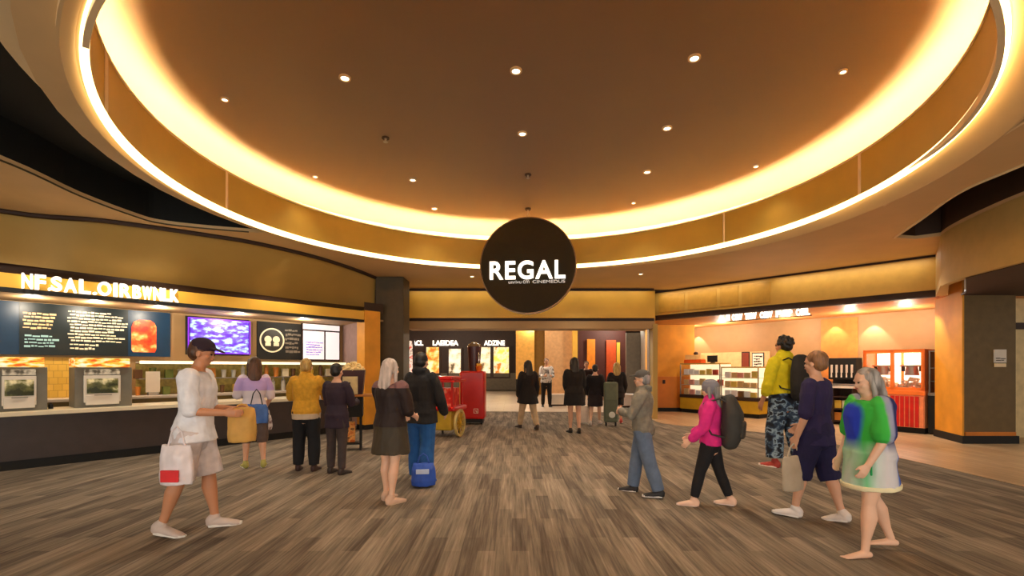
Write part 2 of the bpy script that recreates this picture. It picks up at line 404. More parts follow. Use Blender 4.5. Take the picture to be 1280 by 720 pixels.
b = B(); prs = [i*0.3 for i in range(1, 15)]+[4.4, 4.6, 4.75, 4.9, 5.02, 5.12]; rings = []
for r in prs: rings.append([b.verts.new((CX+r*math.cos(2*pi*i/128), CY+r*math.sin(2*pi*i/128), zdome(r))) for i in range(128)])
for r0, r1 in zip(rings, rings[1:]):
    for i in range(128): b.faces.new((r0[i], r0[(i+1) % 128], r1[(i+1) % 128], r1[i]))
b.faces.new(rings[0]); mk('ceiling_dome', b, M_dome, kind='structure', smooth=True)
for i, px in enumerate((130, 283, 905, 1075)):
    k_ = (px-640)/600; aa = 1+k_*k_; bb = -2*(CX*k_+CY); cc = CX*CX+CY*CY-R*R
    D = (-bb+math.sqrt(bb*bb-4*aa*cc))/(2*aa)
    if px == 130:
        D = 4.40
    x = k_*D; a = math.atan2(D-CY, x-CX); q = R-0.006
    bx('trim_%d' % (4+i), (CX+q*math.cos(a), CY+q*math.sin(a), (ZC+4.4)/2), (0.02, 0.035, 0.55), M_joint, rz=0, kind='structure')
    COL.objects[-1].data.transform(Matrix.Translation((0, 0, 0)))

# far hall ceiling and walls
M_farceil = mat('far_ceiling_paint', (120, 80, 44), 0.7)
bx('ceiling_far', (0, 23.3, 4.3), (26, 17.8, 0.1), M_farceil, kind='structure')
bx('wall_far', (0, 31.6, 2.1), (22, 0.2, 4.4), M_dark, kind='structure')
# central bulkhead over the hall entrance
for z0, z1, y0, m in ((2.97, 3.76, 14.1, M_gold), (2.88, 2.97, 14.2, M_dark), (2.66, 2.88, 14.12, M_tan), (3.76, 3.85, 14.2, M_dark)):
    bx('wall_back', ((-3.2+4.2)/2, y0+0.13, (z0+z1)/2), (7.4, 0.26, z1-z0), m, kind='structure')
bx('ceiling_entry', (0.5, 14.8, 2.72), (7.4, 1.2, 0.05), M_tan, kind='structure')
# dark column left of the hall
b = B(); box(b, (-3.15, 12.7, 1.92), (0.72, 0.72, 3.85), 0, 0.01); mk('wall_column', b, M_column, kind='structure')
bx('baseboard_column', (-3.15, 12.7, 0.08), (0.76, 0.76, 0.16), M_black, kind='structure')
# corner post right of the hall
bx('wall_post', (4.21, 14.25, 1.4), (0.14, 0.3, 2.8), M_cornice, kind='structure')
# side walls of the far hall
def wallseg(name, p, q, z0, z1, th, m, kind='structure', bump=0.0):
    p = Vector(p); q = Vector(q); d = q-p; L_ = d.length; a = math.atan2(d.y, d.x); n = Vector((-d.y, d.x))/L_
    c = (p+q)/2+n*th/2
    return bx(name, (0, 0, 0), (L_, th, z1-z0), m, loc=(c.x, c.y, (z0+z1)/2), orz=a, kind=kind)
wallseg('wall_far_left', (-7.2, 31.4), (-3.6, 13.2), 0, 4.25, 0.15, M_tan)
# far storefront: gold pier, olive reveal, tan wall, dark wall with orange panels, grey panel
def fr(name, px0, px1, y0, y1, D, m, th=0.25, kind='structure', **kw):
    p = at(px0, y0, D); q = at(px1, y1, D)
    z0, z1 = min(p.z, q.z), max(p.z, q.z); z0 = max(z0, 0.0)
    return bx(name, ((p.x+q.x)/2, D+th/2, (z0+z1)/2), (q.x-p.x, th, z1-z0), m, kind=kind, **kw)
fr('wall_gold_pier', 645, 668, 400, 500, 26, mat('gold_wall', (232, 176, 78), 0.6), 0.6)
fr('wall_olive_reveal', 668, 681, 400, 500, 27, mat('olive_gold_wall', (150, 112, 24), 0.6), 0.3)
fr('wall_tan_back', 681, 722, 400, 500, 26.5, mat('rosy_tan_wall', (205, 160, 110), 0.6), 0.3)
fr('wall_gold_edge', 716, 722, 400, 500, 26.2, M_gold, 0.3)
fr('wall_dark_back', 722, 782, 400, 500, 26.6, mat('maroon_brown_wall', (72, 24, 12), 0.6), 0.3)
fr('wall_orange_panel', 734, 744, 424, 468, 26.4, mat('bright_orange_panel', (225, 132, 20), 0.5), 0.1)
fr('wall_rust_panel', 758, 770, 425, 478, 26.4, mat('rust_orange_panel', (190, 72, 14), 0.5), 0.1)
fr('wall_gold_strip', 771, 775, 428, 480, 26.4, M_gold, 0.1)
fr('wall_grey_panel', 783, 800, 416, 496, 24, M_grey, 0.2)
wallseg('wall_far_right', (4.28, 14.4), (6.6, 24.1), 0, 4.25, 0.15, M_grey)
b = B(); box(b, (0, 0, 0), (0.2, 0.2, 0.2)); b.free()

# ---- left side
P0 = Vector((-7.36, 6.9)); dL = Vector((0.6247, 0.7809)); nL = Vector((-0.7809, 0.6247)); AL = math.atan2(dL.y, dL.x)
def Lp(t, o, z=0.0):
    q = P0+dL*t+nL*o; return Vector((q.x, q.y, z))
def tL(px, o):
    k = (px-640)/600; b0 = P0+nL*o; return (k*b0.y-b0.x)/(dL.x-k*dL.y)
def zL(px, py, o):
    q = Lp(tL(px, o), o); return EYE+(460-py)*q.y/600
def lbox(name, t0, t1, o0, o1, z0, z1, m, parent=None, bev=0.0, **kw):
    """box in the left counter's frame"""
    if parent is None:
        c = Lp((t0+t1)/2, (o0+o1)/2); return bx(name, (0, 0, 0), (abs(t1-t0), abs(o1-o0), z1-z0), m, loc=(c.x, c.y, (z0+z1)/2), orz=AL, bev=bev, **kw)
    return bx(name, ((t0+t1)/2, (o0+o1)/2, (z0+z1)/2), (abs(t1-t0), abs(o1-o0), z1-z0), m, parent, bev=bev, **kw)
TE = 6.05; TB = -9
ctop = [(-9.0, 5.0)]+[tuple(ceil_at(*p)[:2]) for p in [(0, 262), (133, 275), (267, 294), (320, 303), (389, 319), (440, 335), (470, 347)]]
cbot = [(-9.6, 4.2), (-7.52, 7.05), (-7.0, 7.8), (-6.3, 8.8), (-5.6, 9.8), (-4.9, 10.8), (-4.2, 11.7), (-3.56, 12.4)]
ctop_s = smooth_poly(ctop, 5); cbot_s = smooth_poly(cbot, 5)
b = B()
T3 = [Vector((p[0], p[1], ZC+0.03)) for p in ctop_s]; B3 = [Vector((p[0], p[1], 3.05)) for p in cbot_s]
sheet(b, T3, B3)
F3 = [Vector((q.x, q.y, 2.86)) for q in [Lp(TB+(6.25-TB)*i/(len(B3)-1), 0.02) for i in range(len(B3))]]
mk('wall_left_cornice', b, M_cornice, kind='structure', smooth=True)
b = B(); sheet(b, B3, F3); mk('wall_left_soffit', b, M_dark, kind='structure')  # dark colour holds the recess shadow beneath the cornice
b = B(); P_ = [v-Vector((0, 0, 0.05)) for v in T3[1:]]
tube(b, [v+Vector((0.03, -0.03, 0)) for v in P_], [0.045]*len(P_), (0, 0, 1), 8, False); mk('trim_8', b, M_dark, kind='structure')
lbox('wall_left_fascia', TB, TE, 0.0, 0.12, 2.67, 2.88, M_gold, kind='structure')
lbox('trim_9', TB, TE, -0.01, 0.12, 2.61, 2.67, M_black, kind='structure')
lbox('ceiling_left', TB, 6.7, 0.12, 2.0, 2.68, 2.72, M_tan, kind='structure')
lbox('wall_left', TB, 6.75, 2.0, 2.15, 0, 3.0, M_tan, kind='structure')
q0, q1 = Lp(6.2, 0.12), Lp(6.72, 2.0)
wallseg('wall_left_return', q1[:2], q0[:2], 0, 2.7, 0.1, mat('mauve_grey_wall', (150, 120, 110), 0.6), 'structure')
lbox('wall_left_pilaster', TE, 6.5, -0.02, 0.3, 0, 2.9, M_orange, kind='structure')
b = B(); sheet(b, [Lp(TE, 0, 2.86), Lp(6.6, 0, 2.86)], [Lp(TE, 0.0, 3.1), Lp(6.6, 0.0, 3.1)]); mk('wall_left_end', b, M_dark, kind='structure')
lbox('baseboard_left', TE-0.01, 6.52, -0.03, 0.3, 0, 0.12, M_black, kind='structure')

# ---- right side
RA, RB_ = Vector((4.44, 14.8)), Vector((8.78, 9.9))
dF = (RB_-RA).normalized(); nF = Vector((-dF.y, dF.x)); AF = math.atan2(dF.y, dF.x); LF = (RB_-RA).length
def rf(name, x0, x1, y0, y1, z0, z1, m, **kw):
    c = RA+dF*(x0+x1)/2+nF*(y0+y1)/2
    return bx(name, (0, 0, 0), (x1-x0, y1-y0, z1-z0), m, loc=(c.x, c.y, (z0+z1)/2), orz=AF, kind='structure', **kw)
rf('wall_right_fascia', -0.3, LF, 0, 0.12, 3.12, 3.80, mat('gold_cream_fascia', (196, 152, 66), 0.5, vary=0.06))
rf('trim_10', -0.3, LF, 0.03, 0.12, 3.80, 3.86, M_dark)
rf('trim_11', -0.3, LF, 0.03, 0.2, 2.98, 3.12, M_dark)
for x0, x1 in ((0.1, 0.95), (1.05, 1.9), (2.0, 2.5), (2.6, 3.3)):
    rf('trim_12', x0, x1, -0.015, 0.0, 3.2, 3.72, mat('gold_inset_panel', (186, 138, 48), 0.5, vary=0.1))
K0, K1 = Vector((5.68, 16.4)), Vector((8.99, 11.4))
dK = (K1-K0).normalized(); nK = Vector((-dK.y, dK.x)); AK = math.atan2(dK.y, dK.x)
def Kp(t, o, z=0.0):
    q = K0+dK*t+nK*o; return Vector((q.x, q.y, z))
def tK(px, o):
    k = (px-640)/600; b0 = K0+nK*o; return (k*b0.y-b0.x)/(dK.x-k*dK.y)
def zK(px, py, o):
    q = Kp(tK(px, o), o); return EYE+(460-py)*q.y/600
def kbox(name, t0, t1, o0, o1, z0, z1, m, parent=None, bev=0.0, **kw):
    if parent is None:
        c = Kp((t0+t1)/2, (o0+o1)/2); return bx(name, (0, 0, 0), (abs(t1-t0), abs(o1-o0), z1-z0), m, loc=(c.x, c.y, (z0+z1)/2), orz=AK, bev=bev, **kw)
    return bx(name, ((t0+t1)/2, (o0+o1)/2, (z0+z1)/2), (abs(t1-t0), abs(o1-o0), z1-z0), m, parent, bev=bev, **kw)
WO = 1.9
kbox('wall_right', -1.5, 9.0, WO, WO+0.15, 0, 3.1, mat('taupe_wall_paint', (178, 138, 92), 0.6, vary=0.04), kind='structure')
kbox('wall_right_orange_panel', tK(1026, WO-0.03), tK(1072, WO-0.03), WO-0.03, WO, 1.1, 2.95, mat('orange_wall_panel', (220, 140, 62), 0.6), kind='structure')
b = B(); prism(b, [(4.5, 14.95), (8.85, 10.05), (10.2, 9.9), (13, 9.9), (12.5, 13), (8.1, 19.5), (4.6, 19.5)], 3.0, 3.06); mk('ceiling_right', b, mat('orange_tan_soffit', (205, 140, 76), 0.5, vary=0.08), kind='structure')
bx('wall_orange', ((4.72+6.35)/2, 16.85, 1.5), (1.63, 0.3, 3.0), M_orange, kind='structure')
bx('wall_orange_wainscot', ((4.72+6.35)/2, 16.68, 0.6), (1.63, 0.04, 1.2), M_orange2, kind='structure')
bx('baseboard_orange', ((4.72+6.35)/2, 16.66, 0.06), (1.64, 0.08, 0.12), M_black, kind='structure')
wallseg('wall_orange_return', (4.3, 14.4), (4.75, 16.8), 0, 3.05, 0.08, M_orange)
# drum fascia and pillar
db = smooth_poly(drum_b, 4)
b = B(); sheet(b, [(p[0], p[1], 3.86) for p in db], [(p[0], p[1], 2.95) for p in db])
sheet(b, [(p[0]+0.12, p[1]+0.02, 2.95) for p in db], [(p[0]+0.12, p[1]+0.02, 3.86) for p in db])
sheet(b, [(p[0], p[1], 2.95) for p in db], [(p[0]+0.12, p[1]+0.02, 2.95) for p in db])
mk('wall_drum_fascia', b, M_cream, kind='structure', smooth=True)
b = B(); prism(b, [(7.28, 7.7), (7.05, 6.6), (7.02, 3.5), (12, 3.5), (12, 9.6), (8.96, 9.6), (8.7, 9.2)], 2.94, 2.98); mk('ceiling_pillar_soffit', b, M_recess2, kind='structure')
b = B(); prism(b, [(7.62, 8.53), (8.78, 9.95), (8.9, 9.8), (7.74, 8.5)], 2.98, 3.86); mk('wall_drum_return', b, M_cream, kind='structure')
b = B(); prism(b, [(8.94, 9.5), (9.30, 10.5), (10.0, 10.5), (9.97, 9.5)], 0, 2.98); mk('wall_pillar', b, M_olive, kind='structure')
b = B(); prism(b, [(8.90, 9.49), (9.27, 10.52), (9.31, 10.5), (8.94, 9.49)], 0.1, 3.3)
mk('wall_pillar_panel', b, M_orange, kind='structure')
b = B(); prism(b, [(8.88, 9.46), (9.27, 10.56), (10.05, 10.56), (10.0, 9.46)], 0, 0.16); mk('baseboard_pillar', b, M_black, kind='structure')
bx('trim_13', (9.46, 9.49, 0.19), (1.0, 0.02, 0.09), M_orange2, kind='structure')
bx('wall_right_side', (12.0, 10.4, 1.5), (4.0, 0.15, 3.0), mat('pale_cream_wall', (230, 205, 150), 0.6), kind='structure')
bx('trim_14', (12.0, 10.3, 2.4), (4.0, 0.06, 0.14), M_dark, kind='structure')
# ------------------------------------------------------------------ hanging round sign
def round_sign():
    D = 10.15; c = at(660, 332.5, D); r = 59.5/600*D
    t = thing('round_sign', 'large round black hanging sign with white lettering under the ring ceiling', 'sign', (c.x, c.y, c.z), math.radians(-6))
    b = B(); cyl(b, (0, 0, 0), r, r, 0.14, 96, 'Y'); mk('disc', b, mat('bronze_black_sign', (34, 25, 3), 0.6, spec=0.2, vary=0.25, scale=0.8), t, smooth=True)
    b = B(); m0 = Matrix.Rotation(pi/2, 4, 'X'); ring_wall(b, 0, 0, r-0.01, r+0.012, -0.075, 0.075, 96); bmesh.ops.transform(b, matrix=m0, verts=b.verts)
    mk('rim', b, mat('sign_rim_metal', (120, 96, 70), 0.3, metal=0.6), t, smooth=True)
    s = D/600
    me = text_mesh('REGAL', 94*s, 23*s, 0.05, 0.02, 1.12); mk('lettering', me, M_letters, t, (-47.5*s, -0.095, -17.5*s))
    for w_, x_, l_ in (('unrivu', -24, 16), ('cm', -6, 8), ('CINEMEDUS', 6, 40)):
        mk('small_lettering', text_mesh(w_, l_*s, 3.6*s, 0.02, 0.0), mat('dim_lit_letters', (200, 195, 185), 0.5, emit=(230, 225, 215), estr=0.5), t, (x_*s, -0.085, -22.5*s))
    zt = zdome(math.hypot(c.x-CX, c.y-CY))
    b = B(); cyl(b, (0, 0, (zt-c.z+r*0.98)/2), 0.010, 0.010, zt-c.z-r*0.98, 10); mk('hanging_rod', b, M_joint, t)
    b = B(); cyl(b, (0, 0, zt-c.z-0.02), 0.06, 0.06, 0.04, 20); mk('ceiling_mount', b, M_dark, t)
round_sign()

# ------------------------------------------------------------------ ceiling downlights and sprinklers
spot = [('far left of the dome, lowest on that side', 0)]
M_lens = mat('downlight_lens', (255, 250, 240), 0.4, emit=(255, 240, 215), estr=9)
def downlight(loc, label, r=0.065):
    t = thing('downlight', label, 'ceiling light', loc, 0, 'recessed downlights')
    b = B(); ring_wall(b, 0, 0, r, r*1.5, -0.02, 0.0, 24); mk('trim_ring', b, M_joint, t)
    b = B(); cyl(b, (0, 0, -0.006), r, r, 0.008, 24); mk('lens', b, M_lens, t)
    return t
LBL = {(431, 96): 'bright downlight upper left of the dome, left of the middle one', (645, 87): 'bright downlight nearest the top middle of the dome',
       (868, 71): 'bright downlight high in the dome, topmost of all', (1054, 88): 'small downlight by the bright right edge of the dome',
       (281, 123): 'small downlight by the bright left edge of the dome', (653, 166): 'downlight in the middle of the dome, second above the round sign',
       (834, 159): 'downlight in the right half of the dome, second in its row', (516, 224): 'downlight in the lower left part of the dome',
       (809, 214): 'downlight in the lower right part of the dome, third in its row', (394, 220): 'faint downlight left near the lower glowing edge of the dome',
       (945, 207): 'faint downlight right near the lower glowing edge of the dome', (543, 260): 'downlight just up and left of the round sign',
       (792, 253): 'faint downlight just up and right of the round sign'}
dl0 = None
for k, lb in LBL.items():
    p = dome_at(k[0], k[1]); r = 0.03 if 'faint' in lb or 'small' in lb else 0.045
    downlight((p.x, p.y, p.z-0.004), lb, r)
for (px, py), lb in {(801, 342): 'small downlight in the lower ceiling right of the round sign', (590, 345): 'small downlight in the lower ceiling left of the round sign'}.items():
    p = ceil_at(px, py); downlight((p.x, p.y, ZC), lb, 0.045)
for (px, py), lb in {(482, 172): 'dark sprinkler head in the left half of the dome', (660, 218): 'dark sprinkler head above the round sign'}.items():
    p = ceil_at(px, py, ZTOP-EYE)
    p = dome_at(px, py)
    t = thing('sprinkler_head', lb, 'sprinkler', (p.x, p.y, p.z), 0, 'ceiling sprinkler heads')
    b = B(); cyl(b, (0, 0, -0.008), 0.055, 0.055, 0.016, 20); mk('escutcheon', b, M_dark, t)
    b = B(); cyl(b, (0, 0, -0.035), 0.012, 0.02, 0.05, 12); cyl(b, (0, 0, -0.065), 0.035, 0.035, 0.006, 16); mk('nozzle', b, M_steel, t)

# ------------------------------------------------------------------ left concession stand
# lit lettering on the fascia
def left_letters():
    t0, t1 = tL(26, -0.05), tL(225, -0.05); q = Lp(t0, -0.05, 2.67)
    t = thing('lit_letter_sign', 'long row of lit white letters on the left stand fascia', 'sign', tuple(q), AL)
    w_ = t1-t0; xs = [0.0]
    txt = ['N', 'F', '.', 'S', 'A', 'L', '.', 'O', 'I', 'R', 'B', 'W', 'N', 'L', 'K']
    pxs = [27, 43.5, 60, 64, 80, 99, 116, 122, 142, 150, 166, 178, 192, 204, 213, 225]
    for i, c in enumerate(txt):
        a = tL(pxs[i], -0.05)-t0; e = tL(pxs[i+1], -0.05)-t0; wd = (e-a)*0.84
        h = 0.045 if c == '.' else 0.225
        if c == 'I': wd *= 0.7
        me = text_mesh(c, wd, h, 0.05, 0.03); mk('letter', me, M_letters, t, (a, 0.0, 0.0))
left_letters()

# counter
def left_counter():
    T1 = tL(441, 0); q = Lp(0, 0)
    t = thing('concession_counter', 'long dark concession counter with a cream top on the left', 'counter', (q.x, q.y, 0), AL)
    M_cf = mat('charcoal_laminate', (62, 52, 50), 0.35, vary=0.1)
    lbox('body', -6.5, T1, 0.03, 0.7, 0.14, 0.79, M_cf, t)
    lbox('kick_plate', -6.45, T1-0.04, 0.07, 0.66, 0.0, 0.14, M_black, t)
    lbox('countertop', -6.5, T1+0.03, -0.03, 0.72, 0.79, 0.86, mat('cream_countertop', (236, 222, 190), 0.25, vary=0.04), t, bev=0.01)
left_counter()
def back_counter():
    q = Lp(0, 0)
    t = thing('back_counter', 'cream topped back counter along the left stand rear wall', 'counter', (q.x, q.y, 0), AL)
    lbox('body', -6.0, 6.5, 1.42, 1.95, 0.1, 0.9, mat('olive_cabinet', (120, 104, 56), 0.5), t)
    lbox('countertop', -6.0, 6.55, 1.4, 1.98, 0.9, 0.95, M_white, t, bev=0.006)
    lbox('kick_plate', -6.0, 6.5, 1.47, 1.95, 0.0, 0.1, M_black, t)
back_counter()
SW = 1.97
# lit shelf band under the screens
def wall_shelf():
    q = Lp(0, 0); a, e = tL(170, SW), tL(427, SW)
    t = thing('wall_shelf', 'long shelf with a lit white edge under the menu screens', 'shelf', (q.x, q.y, 0), AL)
    lbox('shelf_board', a, e, 1.72, 1.99, 1.60, 1.63, M_white, t)
    lbox('light_strip', a, e, 1.705, 1.72, 1.585, 1.645, mat('shelf_light_strip', (255, 246, 220), 0.5, emit=(255, 232, 180), estr=1.3), t)
    lbox('back_panel', a, e, 1.975, 1.99, 0.97, 1.58, mat('olive_tile_backsplash', (176, 160, 84), 0.4, vary=0.3, scale=14), t)
    lbox('lower_board', a, e, 1.74, 1.975, 1.27, 1.29, M_steel, t)
wall_shelf()
for px, py, pw in [(300, 500, 9), (380, 500, 9), (200, 500, 9), (120, 500, 9), (40, 500, 9)]:
    q = Lp(tL(px, 1.2), 1.2, 2.6); light('stand_lamp', 'POINT', q, 26, SOFT, 0.05)
# goods standing on the shelves
M_goods = [mat('goods_'+n, c, 0.4) for n, c in (('gold', (212, 170, 60)), ('green', (96, 110, 44)), ('cream', (226, 214, 180)), ('brown', (96, 62, 30)), ('silver', (180, 178, 170)), ('amber', (196, 120, 40)))]
def cup_mesh(kind):
    b = B()
    if kind == 0: cyl(b, (0, 0, 0.07), 0.032, 0.045, 0.14, 14); cyl(b, (0, 0, 0.145), 0.047, 0.047, 0.012, 14)
    if kind == 1: cyl(b, (0, 0, 0.08), 0.034, 0.034, 0.16, 14); cyl(b, (0, 0, 0.175), 0.034, 0.013, 0.03, 14); cyl(b, (0, 0, 0.205), 0.013, 0.013, 0.04, 10)
    if kind == 2: box(b, (0, 0, 0.07), (0.11, 0.06, 0.14), 0, 0.006)
    me = bpy.data.meshes.new(('paper_cup', 'bottle', 'snack_box')[kind]); bmesh.ops.recalc_face_normals(b, faces=b.faces[:]); b.to_mesh(me); b.free(); return me
CUPS = [[None]*6 for _ in range(3)]
for k in range(3):
    for j in range(6):
        me = cup_mesh(k); me.materials.append(M_goods[j]); CUPS[k][j] = me
CN = ('gold', 'green', 'cream', 'brown', 'silver', 'amber')
KN = ('paper_cup', 'bottle', 'snack_box'); KW = ('stacked cup', 'bottle', 'snack box'); KC = ('cup', 'bottle', 'box')
rg = random.Random(11)
ORD = 'first second third fourth fifth sixth seventh eighth ninth tenth eleventh twelfth thirteenth fourteenth fifteenth sixteenth seventeenth eighteenth nineteenth twentieth'.split()
ORD += ['twenty-'+o for o in ORD[:9]]+['thirtieth']+['thirty-'+o for o in ORD[:9]]
COUNT = {}
def nth(key):
    COUNT[key] = COUNT.get(key, 0)+1; return ORD[COUNT[key]-1]
def goods(t, o, z, fn, ang, where, grp, s=1.0, kinds=(0, 1, 2), cols=range(6)):
    k = rg.choice(kinds); j = rg.choice(list(cols)); q = fn(t, o, z)
    ob = bpy.data.objects.new(KN[k], CUPS[k][j]); ob.location = q; ob.rotation_euler = (0, 0, ang); ob.scale = (s, s, s); COL.objects.link(ob)
    tag(ob, '%s %s on %s, %s from left' % (CN[j], KW[k], where, nth((where, round(z, 2)))), KC[k], '%s on %s' % ('goods', grp))
for z, wh, gr, a, e in ((1.29, 'the middle shelf behind the left counter', 'the middle shelf', 172, 424), (0.95, 'the back counter of the left stand', 'the back counter', 172, 424)):
    t = tL(a, 1.85); te = tL(e, 1.85)
    while t < te:
        goods(t, 1.83, z, Lp, AL, wh, gr, rg.uniform(1.1, 1.5)); t += rg.uniform(0.2, 0.3)
# yellow tile panel between the machines and a white notice further right
def yellow_panel():
    q = Lp(0, 0); a, e = tL(58, 1.98), tL(94, 1.98)
    lbox('wall_left_tiles', tL(-60, 1.98), tL(100, 1.98), 1.975, 2.0, 0.95, 1.70, tile_mat('yellow_wall_tile', (226, 184, 80), (214, 170, 66), 0.12, 0.12, 0.004, (180, 140, 60), 0.3, 'XZ'), kind='structure')
yellow_panel()
def notice():
    a, e = tL(182, 1.68), tL(200, 1.68); q = Lp((a+e)/2, 1.68, 0.951)
    t = thing('paper_notice', 'blank white notice standing on the back counter beside the machines', 'notice', tuple(q), AL)
    bx('sheet', (0, 0, 0.27), (e-a, 0.01, 0.42), M_white, t); bx('stand_foot', (0, 0, 0.03), ((e-a)*0.7, 0.12, 0.06), M_steel, t)
notice()

# popcorn warmers
def warmer(px0, px1, label):
    a, e = tL(px0, 0.12), tL(px1, 0.12); q = Lp(a, 0.12, 0.861); W = e-a
    t = thing('popcorn_warmer', label, 'popcorn machine', tuple(q), AL, 'popcorn warmers on the left counter')
    Mg = mat('grey_machine_case', (112, 108, 96), 0.45); H = 0.82; d = 0.5
    zt = H
    bx('cabinet', (W/2, d/2+0.02, (H-0.17)/2), (W, d-0.04, H-0.17), Mg, t, bev=0.008)
    bx('header_sign', (W/2-0.02, d/2-0.01, H-0.095), (W-0.04, d, 0.15), noise_mat('header_print_'+str(px0), [(0.35, (255, 244, 214)), (0.5, (250, 196, 60)), (0.62, (214, 90, 20))], 7, 2, 0.5, 0.55, (1, 1, 3)), t, bev=0.01)
    f = bx('door_frame', (W*0.46, 0.02, 0.30), (W*0.64, 0.03, 0.44), M_white, t, bev=0.008)
    bx('window', (W*0.46, 0.001, 0.345), (W*0.54, 0.012, 0.24), noise_mat('popcorn_window_'+str(px0), [(0.42, (52, 54, 30)), (0.55, (110, 108, 60)), (0.66, (240, 228, 180))], 6, 3, 0.15, 0.12), f)
    bx('drawer', (W*0.46, 0.0, 0.12), (W*0.58, 0.03, 0.16), M_white, t, bev=0.008)
    bx('vent_panel', (W*0.46, 0.018, 0.575), (W*0.62, 0.03, 0.09), noise_mat('vent_print_'+str(px0), [(0.45, (225, 218, 200)), (0.6, (90, 84, 70))], 9, 2, 0.4), t, bev=0.004)
    b = B(); cyl(b, (W*0.46, -0.03, 0.20), 0.008, 0.008, W*0.3, 10, 'X')
    for s in (-1, 1): box(b, (W*0.46+s*W*0.14, -0.02, 0.20), (0.012, 0.03, 0.012))
    mk('handle', b, M_steel, t)
warmer(-8, 60, 'grey popcorn warmer at the left end of the counter, cut by the frame')
warmer(94, 166, 'grey popcorn warmer on the left counter between yellow tiles and notice')
def napkin():
    q = Lp(tL(63.5, 0.3), 0.3, 0.861)
    t = thing('condiment_bottle', 'small dark round bottle between the two popcorn warmers', 'bottle', tuple(q))
    b = B(); cyl(b, (0, 0, 0.035), 0.03, 0.028, 0.07, 16); mk('body', b, M_black, t, smooth=True); b = B(); cyl(b, (0, 0, 0.08), 0.016, 0.012, 0.03, 12); mk('cap', b, M_dark, t)
napkin()

# menu board: blue panel, black circle plate, text lines, red popcorn picture
def scribble(b, x0, x1, z0, z1, rows, y, seed, gap=0.012):
    r = random.Random(seed); h = (z1-z0)/rows
    for i in range(rows):
        x = x0+r.uniform(0, 0.06)*(x1-x0); zc = z1-h*(i+0.5); xe = x1-r.uniform(0, 0.3)*(x1-x0)
        while x < xe:
            wd = r.uniform(0.03, 0.10); box(b, (x+wd/2, y, zc+r.uniform(-.1, .1)*h), (wd, 0.006, h*r.uniform(0.3, 0.6))); x += wd+gap
M_paper = mat('menu_print_cream', (236, 222, 186), 0.5, emit=(236, 222, 186), estr=0.25)
def menu_board():
    zb, ztp = 1.735, 2.66; a, e = tL(-70, SW-0.07), tL(213, SW-0.07); q = Lp(a, SW-0.07, 0); W = e-a
    t = thing('menu_board', 'wide dark blue menu board with a red popcorn picture above the counter', 'menu board', (q.x, q.y, 0), AL)
    X = lambda px: tL(px, SW-0.07)-a
    bx('panel', (W/2, 0.03, (zb+ztp)/2), (W, 0.05, ztp-zb), mat('navy_menu_panel', (6, 42, 66), 0.35, vary=0.2, emit=(6, 60, 92), estr=0.25), t)
    x0, x1 = X(24), X(160)
    bx('dark_panel', ((x0+x1)/2, 0.0, (zb+ztp)/2), (x1-x0, 0.012, ztp-zb), mat('dark_teal_menu_panel', (8, 24, 26), 0.35, emit=(6, 30, 38), estr=0.25), t)
    b = B(); scribble(b, X(28), X(68), 2.18, 2.5, 5, -0.012, 3); mk('heading_print', b, mat('menu_print_peach', (230, 190, 140), 0.5, emit=(230, 190, 140), estr=0.25), t)
    b = B(); scribble(b, X(29), X(74), 1.86, 2.10, 4, -0.012, 5); mk('price_print', b, mat('menu_print_blue', (150, 190, 190), 0.5, emit=(150, 190, 190), estr=0.2), t)
    b = B(); scribble(b, X(84), X(158), 1.98, 2.58, 10, -0.012, 8); scribble(b, X(86), X(126), 1.83, 1.97, 2, -0.012, 9); mk('list_print', b, M_paper, t)
    # popcorn bag picture
    xc = X(180); wd = (X(196)-X(165)); b = B()
    pr = [(-.5, -.42), (-.44, -.5), (.44, -.5), (.5, -.4), (.5, .3), (.42, .42), (.25, .5), (-.2, .5), (-.42, .42), (-.5, .25)]
    prism(b, [(x*wd, z*0.66) for x, z in pr], -0.008, 0.008); bmesh.ops.transform(b, matrix=Matrix.Translation((xc, -0.004, 2.15)) @ Matrix.Rotation(pi/2, 4, 'X'), verts=b.verts)
    mk('popcorn_picture', b, noise_mat('popcorn_picture_print', [(0.35, (196, 40, 14)), (0.5, (232, 84, 30)), (0.6, (250, 170, 90)), (0.7, (255, 232, 190))], 5, 3, 0.4, 0.35), t)
menu_board()
# picture screens along the rear wall
def screen():
    a, e = tL(233, SW-0.12), tL(312, SW-0.12); q = Lp(a, SW-0.12, 0); W = e-a
    t = thing('wall_screen', 'bright violet video screen on the wall behind the left counter', 'screen', (q.x, q.y, 0), AL)
    bx('housing', (W/2, 0.04, 2.21), (W, 0.08, 0.84), M_black, t, bev=0.01)
    bx('display', (W/2+0.02, -0.005, 2.21), (W-0.10, 0.012, 0.76), noise_mat('violet_display', [(0.38, (84, 40, 200)), (0.5, (110, 90, 226)), (0.56, (150, 190, 250)), (0.66, (214, 226, 255))], 5.5, 4, 0.3, 0.9, (1, 1, 2.2)), t)
    b = B(); s = 0.03
    for c, z in ((W/2, 2.21+0.38), (W/2, 2.21-0.38)): box(b, (c+0.02, -0.013, z), (W-0.06, 0.006, 0.025))
    for x in (0.035, W-0.0): box(b, (x+0.0, -0.013, 2.21), (0.025, 0.006, 0.78))
    mk('display_border', b, mat('violet_border', (120, 40, 220), 0.4, emit=(120, 40, 220), estr=0.7), t)
screen()
